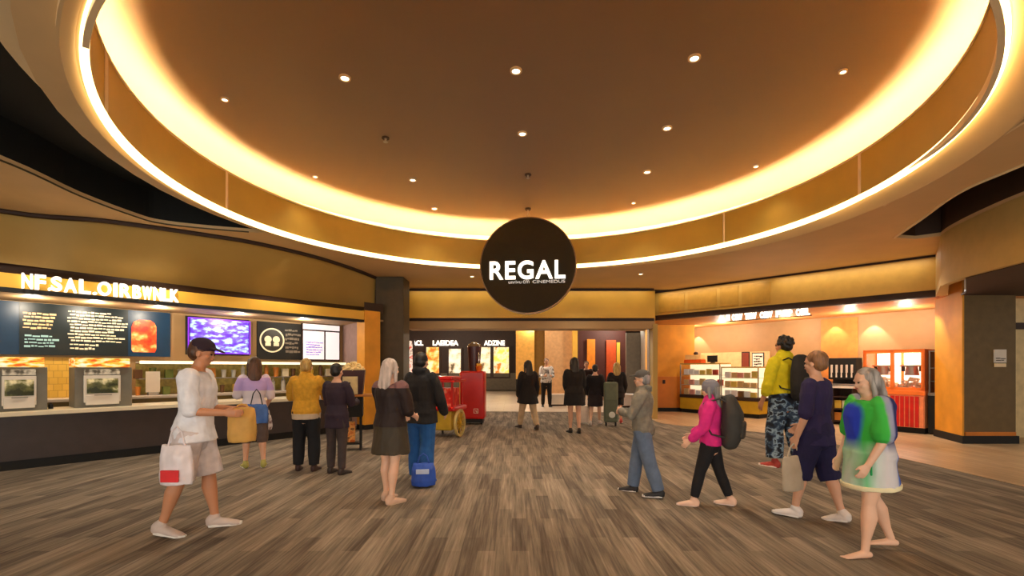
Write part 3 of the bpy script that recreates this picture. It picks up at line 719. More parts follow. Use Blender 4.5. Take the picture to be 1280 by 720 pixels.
def round_board():
    a, e = tL(322, SW-0.06), tL(376.5, SW-0.06); q = Lp(a, SW-0.06, 0); W = e-a
    t = thing('menu_board', 'black menu board with a round white picture of two faces', 'menu board', (q.x, q.y, 0), AL)
    bx('panel', (W/2, 0.03, 2.17), (W, 0.05, 0.92), M_black, t)
    cx = tL(340, SW-0.06)-a
    b = B(); cyl(b, (cx, -0.002, 2.18), 0.30, 0.30, 0.012, 40, 'Y'); m = b
    mk('round_picture', m, mat('menu_round_dark', (40, 36, 28), 0.5), t)
    b = B(); rr = Matrix.Rotation(pi/2, 4, 'X'); ring_wall(b, 0, 0, 0.265, 0.30, -0.004, 0.004, 40); bmesh.ops.transform(b, matrix=Matrix.Translation((cx, -0.012, 2.18)) @ rr, verts=b.verts)
    mk('picture_border', b, M_paper, t)
    b = B()
    for s in (-1, 1):
        cyl(b, (cx+s*0.1, -0.012, 2.2), 0.085, 0.085, 0.01, 24, 'Y'); box(b, (cx+s*0.1, -0.012, 2.08), (0.13, 0.01, 0.08))
    mk('picture_print', b, M_paper, t)
    b = B(); scribble(b, tL(356, SW-0.06)-a, W-0.03, 1.86, 2.5, 6, -0.004, 21); mk('list_print', b, mat('menu_print_grey', (120, 112, 100), 0.5), t)
round_board()
def white_board():
    a, e = tL(378, SW-0.07), tL(425, SW-0.07); q = Lp(a, SW-0.07, 0); W = e-a; w1 = tL(406, SW-0.07)-a
    t = thing('menu_board', 'pale lit menu board of two white panels right of the black one', 'menu board', (q.x, q.y, 0), AL)
    Mw = mat('lit_white_panel', (235, 228, 224), 0.4, emit=(235, 226, 230), estr=0.8)
    bx('backing', (W/2, 0.04, 2.17), (W, 0.05, 0.98), M_dark, t)
    bx('left_panel', (w1/2, 0.0, 2.10), (w1-0.05, 0.02, 0.74), Mw, t); bx('right_panel', ((w1+W)/2, 0.0, 2.10), (W-w1-0.06, 0.02, 0.74), Mw, t)
    bx('top_panel', (W/2, 0.0, 2.58), (W-0.04, 0.02, 0.14), Mw, t)
    b = B(); scribble(b, 0.08, w1-0.1, 1.82, 2.2, 6, -0.013, 31); mk('list_print', b, mat('violet_print', (150, 130, 220), 0.5, emit=(150, 130, 220), estr=0.4), t)
white_board()

# popcorn tub display on a black stand at the end of the counter
def tub_display():
    p = floor_at(441, 562); D = p.y
    s = thing('display_stand', 'black stand with a wooden ledge and legs beside the counter end', 'stand', (p.x, p.y, 0), 0.25)
    bx('ledge', (0.08, 0, 1.0), (0.62, 0.42, 0.04), mat('tan_wood', (196, 130, 62), 0.5), s, bev=0.008)
    bx('box', (-0.05, 0.02, 0.79), (0.46, 0.34, 0.36), M_black, s, bev=0.01)
    for x in (-0.22, 0.14):
        for y in (-0.1, 0.14):
            bx('leg', (x, y, 0.305), (0.035, 0.035, 0.61), M_black, s)
    bx('lower_shelf', (-0.04, 0.02, 0.12), (0.38, 0.26, 0.03), M_black, s)
    b = B(); box(b, (-0.04, 0.02, 0.33), (0.16, 0.12, 0.38), 0, 0.01)
    k = mk('orange_carton', b, noise_mat('orange_carton_print', [(0.4, (196, 96, 20)), (0.55, (240, 176, 90)), (0.65, (90, 40, 14))], 9, 2), None, (p.x, p.y, 0.0), 0.25); tag(k, 'tall orange carton on the lower shelf of the black stand', 'box')
    k.location.z = 0.0
    t = thing('popcorn_tub', 'oversized maroon popcorn tub with a cream letter card on the stand', 'popcorn tub', (p.x, p.y, 1.022), 0.25)
    b = B(); vs = cyl(b, (0.0, 0, 0.22), 0.25, 0.31, 0.44, 4); bmesh.ops.rotate(b, verts=b.verts, cent=(0, 0, 0), matrix=Matrix.Rotation(pi/4, 3, 'Z'))
    mk('tub', b, mat('maroon_card', (66, 20, 22), 0.4), t)
    b = B(); box(b, (-0.03, -0.205, 0.18), (0.26, 0.012, 0.32), 0, 0, Matrix.Rotation(math.radians(4), 4, 'X')); mk('card', b, mat('cream_orange_card', (240, 214, 160), 0.5, vary=0.25), t)
    me = text_mesh('R', 0.13, 0.2, 0.01, 0.02); mk('card_letter', me, M_dark, t, (-0.12, -0.222, 0.08))
    b = B(); r = random.Random(4)
    for _ in range(170):
        a = r.uniform(0, 2*pi); q = math.sqrt(r.random())*0.2; h = 0.42+0.16*(1-(q/0.22)**2)*r.uniform(0.6, 1)
        m = Matrix.Translation((q*math.cos(a), q*math.sin(a), h)); 
        bmesh.ops.create_icosphere(b, subdivisions=1, radius=r.uniform(0.022, 0.034), matrix=m)
    ball(b, (0, 0, 0.42), (0.2, 0.2, 0.1))
    k = mk('popcorn', b, mat('buttery_popcorn', (250, 214, 150), 0.7, vary=0.2, scale=20), t); k['kind'] = 'stuff'
tub_display()

# ------------------------------------------------------------------ red display unit and the red and yellow ride
def red_unit():
    p = floor_at(590.5, 531)
    t = thing('vending_kiosk', 'tall bright red cabinet on black castors in the hall middle', 'kiosk', (p.x, p.y+0.3, 0), -0.04)
    W, d, H = 0.66, 0.5, 1.42
    bx('body', (0, 0, 0.14+(H-0.14)/2), (W, d, H-0.14), M_red, t, bev=0.05)
    bx('plinth', (0, 0, 0.10), (W-0.1, d-0.06, 0.1), M_black, t)
    for x in (-0.24, 0.24):
        for y in (-0.17, 0.17):
            b = B(); cyl(b, (x, y, 0.04), 0.04, 0.04, 0.04, 16, 'X'); mk('castor', b, M_black, t, smooth=True)
    bx('edge_strip', (-W/2-0.004, -d/2+0.04, 0.78), (0.02, 0.05, 1.2), mat('amber_edge', (240, 170, 60), 0.4), t)
    b = B(); ring_ = 0
    for dx, dz, sx, sz in ((0, .055, .12, .014), (0, -.055, .12, .014), (-.055, 0, .014, .12), (.055, 0, .014, .12), (0, 0, .05, .02), (0.02, -0.02, .02, .04)):
        box(b, (0.1+dx, -d/2-0.004, 0.36+dz), (sx, 0.008, sz))
    mk('square_emblem', b, mat('pale_print', (250, 225, 200), 0.5), t)
    # things standing on it
    k = thing('drink_dispenser', 'dark maroon drum with a silver lid on top of red cabinet', 'dispenser', (p.x+0.02, p.y+0.42, H), 0)
    b = B(); cyl(b, (0, 0, 0.33), 0.15, 0.19, 0.66, 28); mk('drum', b, mat('maroon_gloss', (70, 16, 12), 0.3), k, smooth=True)
    b = B(); cyl(b, (0, 0, 0.70), 0.2, 0.16, 0.07, 28); ball(b, (0, 0, 0.75), (0.1, 0.1, 0.04)); mk('lid', b, M_chrome, k, smooth=True)
    b = B(); tube(b, [(0.12, -0.14, 0.5), (0.14, -0.2, 0.3), (0.12, -0.15, 0.12)], [0.018]*3, (1, 0, 0), 8); mk('tap', b, M_chrome, k, smooth=True)
    k = thing('popcorn_carton', 'small orange popcorn carton on top of red cabinet', 'popcorn carton', (p.x+0.16, p.y+0.16, H), 0)
    b = B(); cyl(b, (0, 0, 0.07), 0.06, 0.085, 0.14, 4); mk('carton', b, mat('orange_carton', (240, 110, 20), 0.5), k)
    b = B(); r = random.Random(9)
    for _ in range(30): ball(b, (r.uniform(-.05, .05), r.uniform(-.05, .05), r.uniform(.13, .19)), 0.024, None, 8, 6)
    q = mk('popcorn', b, mat('orange_popcorn', (255, 180, 50), 0.7), k); q['kind'] = 'stuff'
red_unit()
def wheel(parent, c, r, wdt):
    b = B(); rr = Matrix.Translation(c) @ Matrix.Rotation(pi/2, 4, 'Y'); ring_wall(b, 0, 0, r*0.82, r, -wdt/2, wdt/2, 36); bmesh.ops.transform(b, matrix=rr, verts=b.verts)
    w_ = mk('wheel', b, mat('cream_tyre', (200, 180, 110), 0.5), parent, smooth=True)
    b = B(); cyl(b, c, r*0.14, r*0.14, wdt*1.6, 16, 'X')
    for i in range(10):
        a = 2*pi*i/10; m = Matrix.Translation(c) @ Matrix.Rotation(a, 4, 'X'); box(b, (0, 0, r*0.45), (0.014, 0.014, r*0.85), M=m)
    mk('spokes', b, M_yellow, w_)
def ride():
    p = floor_at(555, 547)
    t = thing('popcorn_cart', 'red and yellow spoked wheel popcorn cart left of the red cabinet', 'cart', (p.x, p.y+0.35, 0), -0.25)
    bx('body', (0.0, 0, 0.36), (0.52, 0.7, 0.42), mat('olive_yellow_paint', (186, 150, 30), 0.45), t, bev=0.03)
    bx('tray', (0.02, 0, 0.62), (0.66, 0.8, 0.10), M_red, t, bev=0.03)
    for y in (-0.3, 0.3):
        for x in (-0.2, 0.26):
            bx('post', (x, y, 0.93), (0.04, 0.04, 0.55), M_red, t)
    bx('popper_case', (0.04, 0.02, 0.86), (0.36, 0.46, 0.4), noise_mat('popper_print', [(0.4, (190, 24, 16)), (0.55, (225, 50, 30)), (0.66, (250, 190, 150))], 5, 2), t, bev=0.01)
    b = B(); prism(b, [(-0.28, -0.38), (0.34, -0.38), (0.34, 0.38), (-0.28, 0.38)], 1.19, 1.24); box(b, (0.03, 0, 1.28), (0.44, 0.54, 0.08), 0, 0.02); mk('canopy', b, M_red, t)
    for x, y in ((0.36, -0.1), (-0.34, -0.1)): wheel(t, (x, y, 0.3), 0.3, 0.05)
    b = B(); tube(b, [(-0.22, -0.36, 0.62), (-0.24, -0.6, 0.7), (0.24, -0.6, 0.7), (0.26, -0.36, 0.62)], [0.018]*4, (0, 0, 1), 10); mk('push_handle', b, M_red, t, smooth=True)
    for x in (-0.2, 0.2): bx('prop_leg', (x, 0.28, 0.08), (0.04, 0.04, 0.16), M_black, t)
ride()

# ------------------------------------------------------------------ far storefront: lit posters in dark frames
POST = [(505, 516, 426, 470, 'red and white', [(0.4, (190, 40, 20)), (0.5, (240, 220, 200)), (0.62, (60, 20, 10))], 'leftmost'),
        (533, 549, 434, 467, 'orange', [(0.4, (230, 110, 20)), (0.52, (255, 190, 90)), (0.62, (255, 232, 180))], 'second from left'),
        (561, 576, 436, 470, 'white', [(0.4, (250, 240, 220)), (0.56, (225, 205, 170)), (0.66, (90, 70, 40))], 'middle'),
        (598, 613, 434, 471, 'cream', [(0.4, (250, 240, 215)), (0.55, (225, 205, 160)), (0.66, (110, 80, 40))], 'right of the red cabinet'),
        (617, 636, 434, 471, 'yellow', [(0.42, (255, 220, 90)), (0.54, (250, 236, 190)), (0.64, (210, 120, 20))], 'rightmost')]
for a, e, y0, y1, nm, stops, wh in POST:
    D = 31.2; p = at((a+e)/2, (y0+y1)/2, D); W = (e-a)/600*D; H = (y1-y0)/600*D
    t = thing('lit_poster', '%s lit poster in a dark frame on the far wall, %s' % (nm, wh), 'poster', (p.x, p.y, p.z))
    b = B()
    for dx, dz, sx, sz in ((0, H/2+.05, W+.2, .1), (0, -H/2-.05, W+.2, .1), (-W/2-.05, 0, .1, H), (W/2+.05, 0, .1, H)): box(b, (dx, 0, dz), (sx, 0.14, sz))
    mk('frame', b, M_dark, t)
    bx('poster_face', (0, 0.03, 0), (W, 0.05, H), noise_mat('poster_'+nm.replace(' ', '_'), stops, 2.2, 3, 0.4, 0.9), t)
D = 31.1; p = at(555, 477, D)
bx('wall_far_dado', (-3.5, 31.3, 0.62), (8.4, 0.3, 1.1), mat('olive_grey_dado', (98, 88, 70), 0.6), kind='structure')
# white scribbled letter signs above the posters
for i, (a, e) in enumerate(((515, 529), (541, 573), (605, 631))):
    p = at(a, 432, 31.44); wd = (e-a)/600*31.44
    me = text_mesh(('ACL', 'LAEIDEA', 'ADZINE')[i], wd, 0.34, 0.12, 0.03)
    k = mk('lit_letter_sign', me, M_letters, None, (p.x, p.y, p.z)); tag(k, ('short white lit lettering above the leftmost far poster', 'white lit lettering above the orange and white far posters', 'white lit lettering above the two right far posters')[i], 'sign', 'lit lettering on the far storefront')
# low benches, white platforms and counter near the far wall
def far_box(name, px0, px1, yt, yb, depth, m, label, cat, parts):
    p0 = floor_at(px0, yb); p1 = floor_at(px1, yb); D = p0.y; H = (yb-yt)/600*D
    t = thing(name, label, cat, ((p0.x+p1.x)/2, D+depth/2, 0)); W = p1.x-p0.x
    parts(t, W, depth, H, m)
    return t
def bench_parts(t, W, d, H, m):
    bx('seat', (0, 0, H*0.45), (W, d, H*0.14), m, t, bev=0.01); bx('base', (0, 0, H*0.19), (W*0.92, d*0.8, H*0.38), M_dark, t); bx('backrest', (0, d/2-0.05, H*0.76), (W, 0.1, H*0.48), m, t, bev=0.02)
def counter_parts(t, W, d, H, m):
    bx('body', (0, 0, H*0.45), (W, d, H*0.78), m, t); bx('top', (0, 0, H*0.92), (W+0.08, d+0.08, H*0.1), M_cornice, t, bev=0.01); bx('kick_plate', (0, 0, H*0.03), (W*0.95, d*0.9, H*0.06), M_black, t)
def platform_parts(t, W, d, H, m):
    bx('panel', (0, 0, H*0.55), (W, d, H*0.8), m, t, bev=0.01); bx('foot', (0, 0, H*0.08), (W*0.9, d*0.8, H*0.15), M_dark, t)
far_box('service_counter', 688, 714, 466, 491, 0.9, mat('gold_counter_face', (214, 150, 40), 0.5), 'gold service counter against the tan wall at the far end', 'counter', counter_parts)
far_box('bench', 765, 780, 472, 497, 0.6, mat('rust_upholstery', (186, 84, 34), 0.6), 'rust orange bench near the grey panel at the far end', 'bench', bench_parts)
far_box('planter_box', 687, 709, 492, 508, 0.5, M_white, 'low white box on the pale tiles between standing people', 'box', platform_parts)
far_box('planter_box', 778, 797, 492, 510, 0.5, mat('bluish_white_box', (214, 212, 214), 0.5), 'low white box behind the child in grey', 'box', platform_parts)
far_box('dark_case', 645, 655, 473, 496, 0.6, M_black, 'black case on the floor left of the gold pier', 'case', platform_parts)

# ------------------------------------------------------------------ right concession stand
def bin_():
    p = floor_at(841, 512)
    t = thing('waste_bin', 'black upright waste bin in front of the orange wall', 'bin', (p.x, p.y+0.1, 0))
    bx('body', (0, 0, 0.42), (0.34, 0.34, 0.76), M_black, t, bev=0.02); bx('lid', (0, 0, 0.83), (0.36, 0.36, 0.05), mat('charcoal_lid', (30, 26, 24), 0.4), t, bev=0.015)
    bx('opening', (0, -0.175, 0.70), (0.2, 0.012, 0.1), M_dark, t); bx('base_ring', (0, 0, 0.02), (0.37, 0.37, 0.04), M_steel, t)
bin_()
def plug():
    k = bx('wall_outlet', (4.72+0.55, 16.65, 1.02), (0.09, 0.02, 0.13), M_dark); tag(k, 'small dark fitting on the orange wall', 'wall fitting')
plug()
M_lit = mat('lit_case_back', (250, 230, 196), 0.5, emit=(255, 232, 190), estr=1.1)
CAND = [mat('candy_'+n, c, 0.4, emit=c, estr=0.12) for n, c in (('white', (250, 240, 230)), ('pink', (230, 150, 130)), ('red', (200, 60, 40)), ('tan', (220, 180, 120)), ('brown', (110, 70, 40)), ('yellow', (235, 200, 90)))]
CDN = ('white', 'pink', 'red', 'tan', 'brown', 'yellow')
CM = []
for j in range(6):
    b = B(); box(b, (0, 0, 0.06), (0.13, 0.06, 0.12), 0, 0.006); me = bpy.data.meshes.new('candy_box'); bmesh.ops.recalc_face_normals(b, faces=b.faces[:]); b.to_mesh(me); b.free(); me.materials.append(CAND[j]); CM.append(me)
def candy(t, o, z, where, grp, s=1.0):
    j = rg.choice((0, 0, 0, 0, 1, 2, 3, 3, 3, 4, 5, 5)); ob = bpy.data.objects.new('candy_box', CM[j]); ob.location = Kp(t, o, z); ob.rotation_euler = (0, 0, AK); ob.scale = (s, s, s*rg.uniform(0.9, 1.25)); COL.objects.link(ob)
    tag(ob, '%s candy box in %s, %s from left' % (CDN[j], where, nth(where)), 'candy box', 'candy boxes in %s' % grp)
def case(px0, px1, zt, zbase, label, wh, hi=True):
    a, e = tK(px0, 0), tK(px1, 0); q = Kp(a, 0, 0); W = e-a
    t = thing('display_case', label, 'display case', (q.x, q.y, 0), AK, 'lit glass candy cases')
    d = 0.6
    bx('base_panel', (W/2, d/2, 0.32), (W, d, 0.38), mat('mustard_panel', (196, 156, 34), 0.45, vary=0.06), t, bev=0.008)
    bx('kick_plate', (W/2, d/2+0.03, 0.065), (W-0.03, d-0.06, 0.13), M_black, t)
    bx('sill', (W/2, d/2, 0.56), (W+0.02, d+0.02, 0.10), M_dark if hi else M_black, t)
    bx('back_panel', (W/2, d-0.03, (0.61+zt)/2), (W, 0.03, zt-0.61), M_lit, t)
    bx('top', (W/2, d/2, zt+0.02), (W, d, 0.04), M_cornice, t)
    n = 3
    for i in range(n): 
        z = 0.61+(zt-0.61)*i/n
        if i: bx('shelf', (W/2, d/2, z-0.01), (W-0.04, d-0.1, 0.015), M_white, t)
        x = a+0.12
        while x < e-0.1:
            candy(x, 0.2, z+0.001, wh+', %s shelf' % ('bottom', 'middle', 'upper')[i], wh, 1.35); x += rg.uniform(0.19, 0.24)
    b = B(); box(b, (W/2, 0.012, (0.61+zt)/2), (W-0.02, 0.008, zt-0.61)); mk('front_glass', b, GLASS, t)
    for x in (0.012, W-0.012): bx('corner_post', (x, 0.012, (0.61+zt)/2), (0.024, 0.03, zt-0.61), M_steel, t)
case(850, 900, 1.62, 0.5, 'lit glass candy case beside the orange wall, left of the pair', 'the left lit glass case')
case(901, 948, 1.5, 0.5, 'lit glass candy case left of the person in yellow', 'the right lit glass case')
def case_header():
    q = Kp(tK(856, 0.2), 0.2, 1.661)
    t = thing('orange_box_sign', 'orange and cream box sign on the left glass case', 'sign', tuple(q), AK)
    bx('lower_band', (0.32, 0.1, 0.06), (0.66, 0.26, 0.12), mat('orange_sign_band', (232, 96, 30), 0.4), t); bx('upper_band', (0.32, 0.1, 0.2), (0.6, 0.24, 0.16), mat('cream_sign_band', (250, 200, 130), 0.4), t, bev=0.01)
    b = B(); ball(b, (0.36, 0.1, 0.33), (0.08, 0.06, 0.06)); mk('topper', b, M_dark, t, smooth=True)
    q = Kp(tK(879, 0.25), 0.25, 1.661)
    q = Kp(tK(879, 0.25)+0.12, 0.25, 1.661); t = thing('till_screen', 'small black till screen on top of the left glass case', 'screen', tuple(q), AK)
    bx('display', (0.15, 0.1, 0.14), (0.36, 0.03, 0.22), M_black, t); bx('stand', (0.15, 0.12, 0.02), (0.1, 0.1, 0.04), M_dark, t)
case_header()
# pale stock wall behind the cases with goods along it
kbox('wall_right_stock_panel', tK(876, WO-0.04), tK(962, WO-0.04), WO-0.05, WO, 1.0, 2.05, mat('peach_lit_panel', (236, 196, 140), 0.5), kind='structure')
def back_counter_r():
    q = Kp(0, 0, 0); t = thing('back_counter', 'dark back counter along the right stand rear wall', 'counter', (q.x, q.y, 0), AK)
    kbox('body', 0.3, 7.6, 1.3, 1.86, 0.1, 0.92, M_dark, t); kbox('countertop', 0.3, 7.6, 1.27, 1.86, 0.92, 0.97, M_white, t); kbox('kick_plate', 0.3, 7.6, 1.34, 1.86, 0, 0.1, M_black, t)
back_counter_r()
t = 0.7
while t < tK(1075, 1.6):
    if tK(1034, 1.3)-0.15 < t < tK(1071, 1.3)+0.25: t += 0.1; continue
    goods(t, 1.62, 0.97, Kp, AK, 'the back counter of the right stand', 'the right back counter', rg.uniform(1.6, 2.6)); t += rg.uniform(0.22, 0.34)
def wall_menu(px0, px1, y0, y1, nm, label, m, o=WO-0.06):
    a, e = tK(px0, o), tK(px1, o); z1, z0 = zK(px0, y0, o), zK(px0, y1, o); q = Kp(a, o, 0); W = e-a
    t = thing(nm, label, 'menu board', (q.x, q.y, 0), AK)
    bx('frame', (W/2, 0.02, (z0+z1)/2), (W+0.06, 0.04, z1-z0+0.06), M_black, t); bx('panel', (W/2, -0.004, (z0+z1)/2), (W, 0.02, z1-z0), m, t)
    return t, W, z0, z1
t_, W_, z0_, z1_ = wall_menu(928, 936, 441, 462, 'price_board', 'narrow maroon and white price board behind the glass cases', mat('maroon_board', (130, 50, 30), 0.5))
t_, W_, z0_, z1_ = wall_menu(941, 954, 442, 462, 'price_board', 'white price board left of the person in yellow', mat('white_board', (240, 228, 206), 0.5, emit=(240, 228, 206), estr=0.3))
b = B(); scribble(b, 0.04, W_-0.03, z0_+0.05, z1_-0.05, 5, -0.018, 77); mk('list_print', b, M_dark, t_)
# drinks dispensers behind
def coffee():
    a, e = tK(1036, 1.2), tK(1071, 1.2); W = e-a; q = Kp(a, 1.1, 0.0)
    t = thing('drink_machine', 'black drink machine with white spouts behind the person in navy', 'drink machine', (q.x, q.y, 0.0), AK)
    zb, zt = 0.98, 1.78
    bx('case', (W/2, 0.26, (zb+0.2+zt)/2), (W, 0.4, zt-zb-0.2), M_black, t, bev=0.02); bx('tray', (W/2, 0.2, zb+0.04), (W, 0.5, 0.08), M_steel, t, bev=0.008); bx('back', (W/2, 0.4, zb+0.15), (W, 0.1, 0.3), M_black, t)
    for i in range(5):
        x = W*(0.14+0.18*i); b = B(); box(b, (x, 0.045, zb+0.5), (0.05, 0.03, 0.22), 0, 0.005); cyl(b, (x, 0.03, zb+0.33), 0.02, 0.014, 0.14, 10); mk('spout', b, M_white, t)
coffee()
def gold_rack():
    a, e = tK(1040, 0.35), tK(1066, 0.35); W = e-a; q = Kp(a, 0.35, 0)
    t = thing('snack_rack', 'low rack of gold snack packets right of the person in navy', 'rack', (q.x, q.y, 0), AK)
    for z in (0.1, 0.42, 0.74): bx('shelf', (W/2, 0.2, z), (W, 0.4, 0.03), M_dark, t)
    for x in (0.015, W-0.015):
        bx('side_panel', (x, 0.2, 0.5), (0.03, 0.4, 1.0), M_dark, t)
    bx('back_panel', (W/2, 0.39, 0.5), (W, 0.02, 1.0), M_dark, t); bx('top', (W/2, 0.2, 0.99), (W+0.04, 0.42, 0.04), M_white, t)
    for z in (0.117, 0.437):
        x = a+0.1
        while x < e-0.08:
            goods(x, 0.47, z, Kp, AK, 'the %s shelf of the low snack rack' % ('lower' if z < 0.3 else 'upper'), 'the low rack', 1.5, (2,), (0, 2, 5)); x += 0.19
gold_rack()
# orange popcorn cabinet with two windows and a striped base
def popcorn_cabinet():
    a, e = tK(1079, -0.1), tK(1156, -0.1); W = e-a; q = Kp(a, -0.1, 0)
    t = thing('popcorn_cabinet', 'large orange popcorn cabinet with two bright windows and striped base', 'popcorn machine', (q.x, q.y, 0), AK)
    Mo = mat('orange_red_enamel', (245, 122, 44), 0.35, vary=0.05); zt = 1.93; zm = 0.88; d = 0.7
    bx('plinth', (W/2, d/2+0.04, 0.07), (W-0.04, d-0.08, 0.14), M_black, t)
    bx('base', (W/2, d/2, 0.14+(zm-0.14)/2), (W, d, zm-0.14), mat('salmon_panel', (240, 160, 110), 0.45), t)
    n = 13
    for i in range(n):
        x0 = W*i/n; m = mat('stripe_red', (206, 22, 14), 0.4) if i >= 6 and i < 12 else (mat('stripe_tan', (226, 186, 130), 0.4) if i % 2 else mat('stripe_coral', (244, 140, 90), 0.4))
        bx('stripe', (x0+W/n/2, -0.012, 0.14+(zm-0.16)/2), (W/n*(0.74 if i >= 6 else 0.9), 0.03, zm-0.18), m, t, bev=0.004)
    bx('counter_rail', (W/2, d/2-0.01, zm+0.05), (W+0.03, d+0.04, 0.10), Mo, t, bev=0.01)
    b = B(); h = zt-zm-0.1; zc = zm+0.1+h/2
    for x in (0.035, W*0.49, W-0.035): box(b, (x, 0.03, zc), (0.07, 0.06, h))
    box(b, (W/2, 0.03, zt-0.04), (W, 0.06, 0.08)); box(b, (W/2, 0.03, zm+0.13), (W, 0.06, 0.08))
    box(b, (W/2, d-0.02, zc), (W, 0.04, h)); box(b, (0.02, d/2, zc), (0.04, d, h)); box(b, (W-0.02, d/2, zc), (0.04, d, h)); box(b, (W/2, d/2, zt-0.02), (W, d, 0.04))
    mk('window_frame', b, Mo, t)
    for x0, x1 in ((0.07, W*0.49-0.035), (W*0.49+0.035, W-0.07)):
        xm = (x0+x1)/2; ww = x1-x0
        bx('light_panel', (xm, d-0.06, zc+0.02), (ww, 0.03, h-0.12), mat('popper_light_panel', (255, 248, 235), 0.5, emit=(255, 240, 214), estr=1.5), t)
        k = bx('kettle_bar', (xm, 0.3, zt-0.38), (ww*0.95, 0.04, 0.04), M_steel, t)
        b = B(); cyl(b, (xm, 0.3, zt-0.5), 0.14, 0.11, 0.2, 22); cyl(b, (xm, 0.3, zt-0.385), 0.15, 0.15, 0.02, 22); mk('kettle', b, M_steel, t, smooth=True)
        for s in (-1, 1):
            b = B(); cyl(b, (xm+s*ww*0.33, 0.3, zt-0.45), 0.035, 0.035, 0.12, 12); mk('lamp_socket', b, M_dark, k)
        b = B(); r = random.Random(int(x0*100))
        for _ in range(150):
            x = r.uniform(x0+0.03, x1-0.03); y = r.uniform(0.12, d-0.1); z = zm+0.17+0.22*math.exp(-((x-xm)/(ww*0.4))**2)*r.random()
            bmesh.ops.create_icosphere(b, subdivisions=1, radius=0.03, matrix=Matrix.Translation((x, y, z)))
        k = mk('popcorn', b, mat('pale_popcorn', (255, 240, 210), 0.8, vary=0.1, scale=20), t); k['kind'] = 'stuff'
        bx('pane', (xm, 0.03, zc), (ww, 0.008, h-0.16), GLASS, t)
    light('popper_lamp', 'POINT', Kp(a+W/2, 0.25, 1.75), 12, SOFT, 0.04)
popcorn_cabinet()
def end_cooler():
    a = tK(1156, -0.1)+0.03; e = a+0.75; W = e-a; q = Kp(a, 0.0, 0)
    t = thing('glass_cabinet', 'clear glass cabinet on a black counter next to the wood pillar', 'cabinet', (q.x, q.y, 0), AK)
    bx('counter_body', (W/2, 0.35, 0.46), (W, 0.7, 0.84), M_black, t); bx('kick_plate', (W/2, 0.37, 0.02), (W-0.04, 0.66, 0.04), M_dark, t); bx('countertop', (W/2, 0.35, 0.91), (W, 0.72, 0.06), M_steel, t)
    bx('glass_front', (W/2, 0.06, 1.42), (W, 0.01, 0.95), GLASS, t); bx('back_panel', (W/2, 0.6, 1.42), (W, 0.02, 0.95), mat('grey_tan_back', (150, 130, 100), 0.5), t)
    for z in (1.2, 1.5, 1.88): bx('shelf', (W/2, 0.33, z), (W, 0.5, 0.02), M_steel, t)
    for x in (0.01, W-0.01): bx('post', (x, 0.06, 1.42), (0.025, 0.03, 0.95), M_steel, t)
    x = a+0.12
    while x < e-0.05:
        for z in (0.941, 1.211, 1.511): goods(x, 0.35, z, Kp, AK, 'the %s shelf of the clear glass cabinet' % {0.941: 'bottom', 1.211: 'middle', 1.511: 'upper'}[z], 'the glass cabinet shelves', 1.1, (0, 1), (2, 4, 3))
        x += 0.17
end_cooler()
# lit letters hung beneath the right fascia
def right_letters():
    off = 0.0
    def tR(px):
        k = (px-640)/600; b0 = RA+nF*off; return (k*b0.y-b0.x)/(dF.x-k*dF.y)
    q = RA+dF*tR(908)
    t = thing('lit_letter_sign', 'row of five lit white letter groups under the right stand fascia', 'sign', (q.x, q.y, 0), AF)
    t0 = tR(908)
    words = [('I', 908, 912), ('OEW', 915, 928), ('TEEW', 931, 945.5), ('OEW', 950, 965.5), ('F', 970, 976), ('EEP', 978.5, 990), ('OEEL', 995, 1012)]
    for w_, a, e in words:
        x0 = tR(a)-t0; x1 = tR(e)-t0; me = text_mesh(w_, x1-x0, 0.17, 0.04, 0.05); mk('letter_group', me, mat('bright_lit_letters', (255, 252, 240), 0.5, emit=(255, 244, 222), estr=2.2), t, (x0, 0.0, 2.79))
    b = B(); L_ = tR(1014)-t0; box(b, (L_/2, 0.05, 2.78), (L_, 0.03, 0.02)); mk('support_rail', b, M_dark, t)
    for i in range(4):
        b = B(); cyl(b, (L_*(0.08+0.28*i), 0.05, 2.89), 0.008, 0.008, 0.22, 8); mk('hanger', b, M_dark, t)
right_letters()
for px in (870, 925, 1040, 1100, 1140):
    tt = tK(px, -0.7); light('stand_front_fill', 'SPOT', Kp(tt, -0.75, 2.92), 55, SOFT, 0.04, 100, 0.6, aim=Kp(tt, 0.1, 0.8))  # unseen spots added to brighten the cabinet and case fronts
for px in (868, 1088):
    tt = tK(px, WO-0.25); light('wall_wash_lamp', 'SPOT', Kp(tt, WO-0.22, 2.93), 70, SOFT, 0.02, 75, 0.25, aim=Kp(tt, WO-0.1, 1.0))
tt = tK(1040, WO-0.25); light('wall_wash_lamp', 'SPOT', Kp(tt, WO-0.22, 2.93), 40, SOFT, 0.02, 75, 0.25, aim=Kp(tt, WO-0.1, 1.0))
for px in (860, 900, 980, 1060, 1130):
    tt = tK(px, 0.8); light('right_stand_lamp', 'POINT', Kp(tt, 0.9, 2.7), 45, SOFT, 0.05)
def wall_plate():
    t = thing('wall_plaque', 'small pale notice plaque on the brown pillar face', 'plaque', (9.5+0.32, 9.49, 1.5))
    c = at(1249.5, 447, 9.49); t.location = (c.x, 9.497, c.z)
    bx('plate', (0, -0.015, 0.03), (0.24, 0.02, 0.26), M_white, t); bx('lower_plate', (0, -0.018, -0.15), (0.22, 0.02, 0.07), M_joint, t)
    b = B(); scribble(b, -0.1, 0.1, -0.07, 0.0, 2, -0.028, 5); mk('print', b, M_dark, t)
wall_plate()
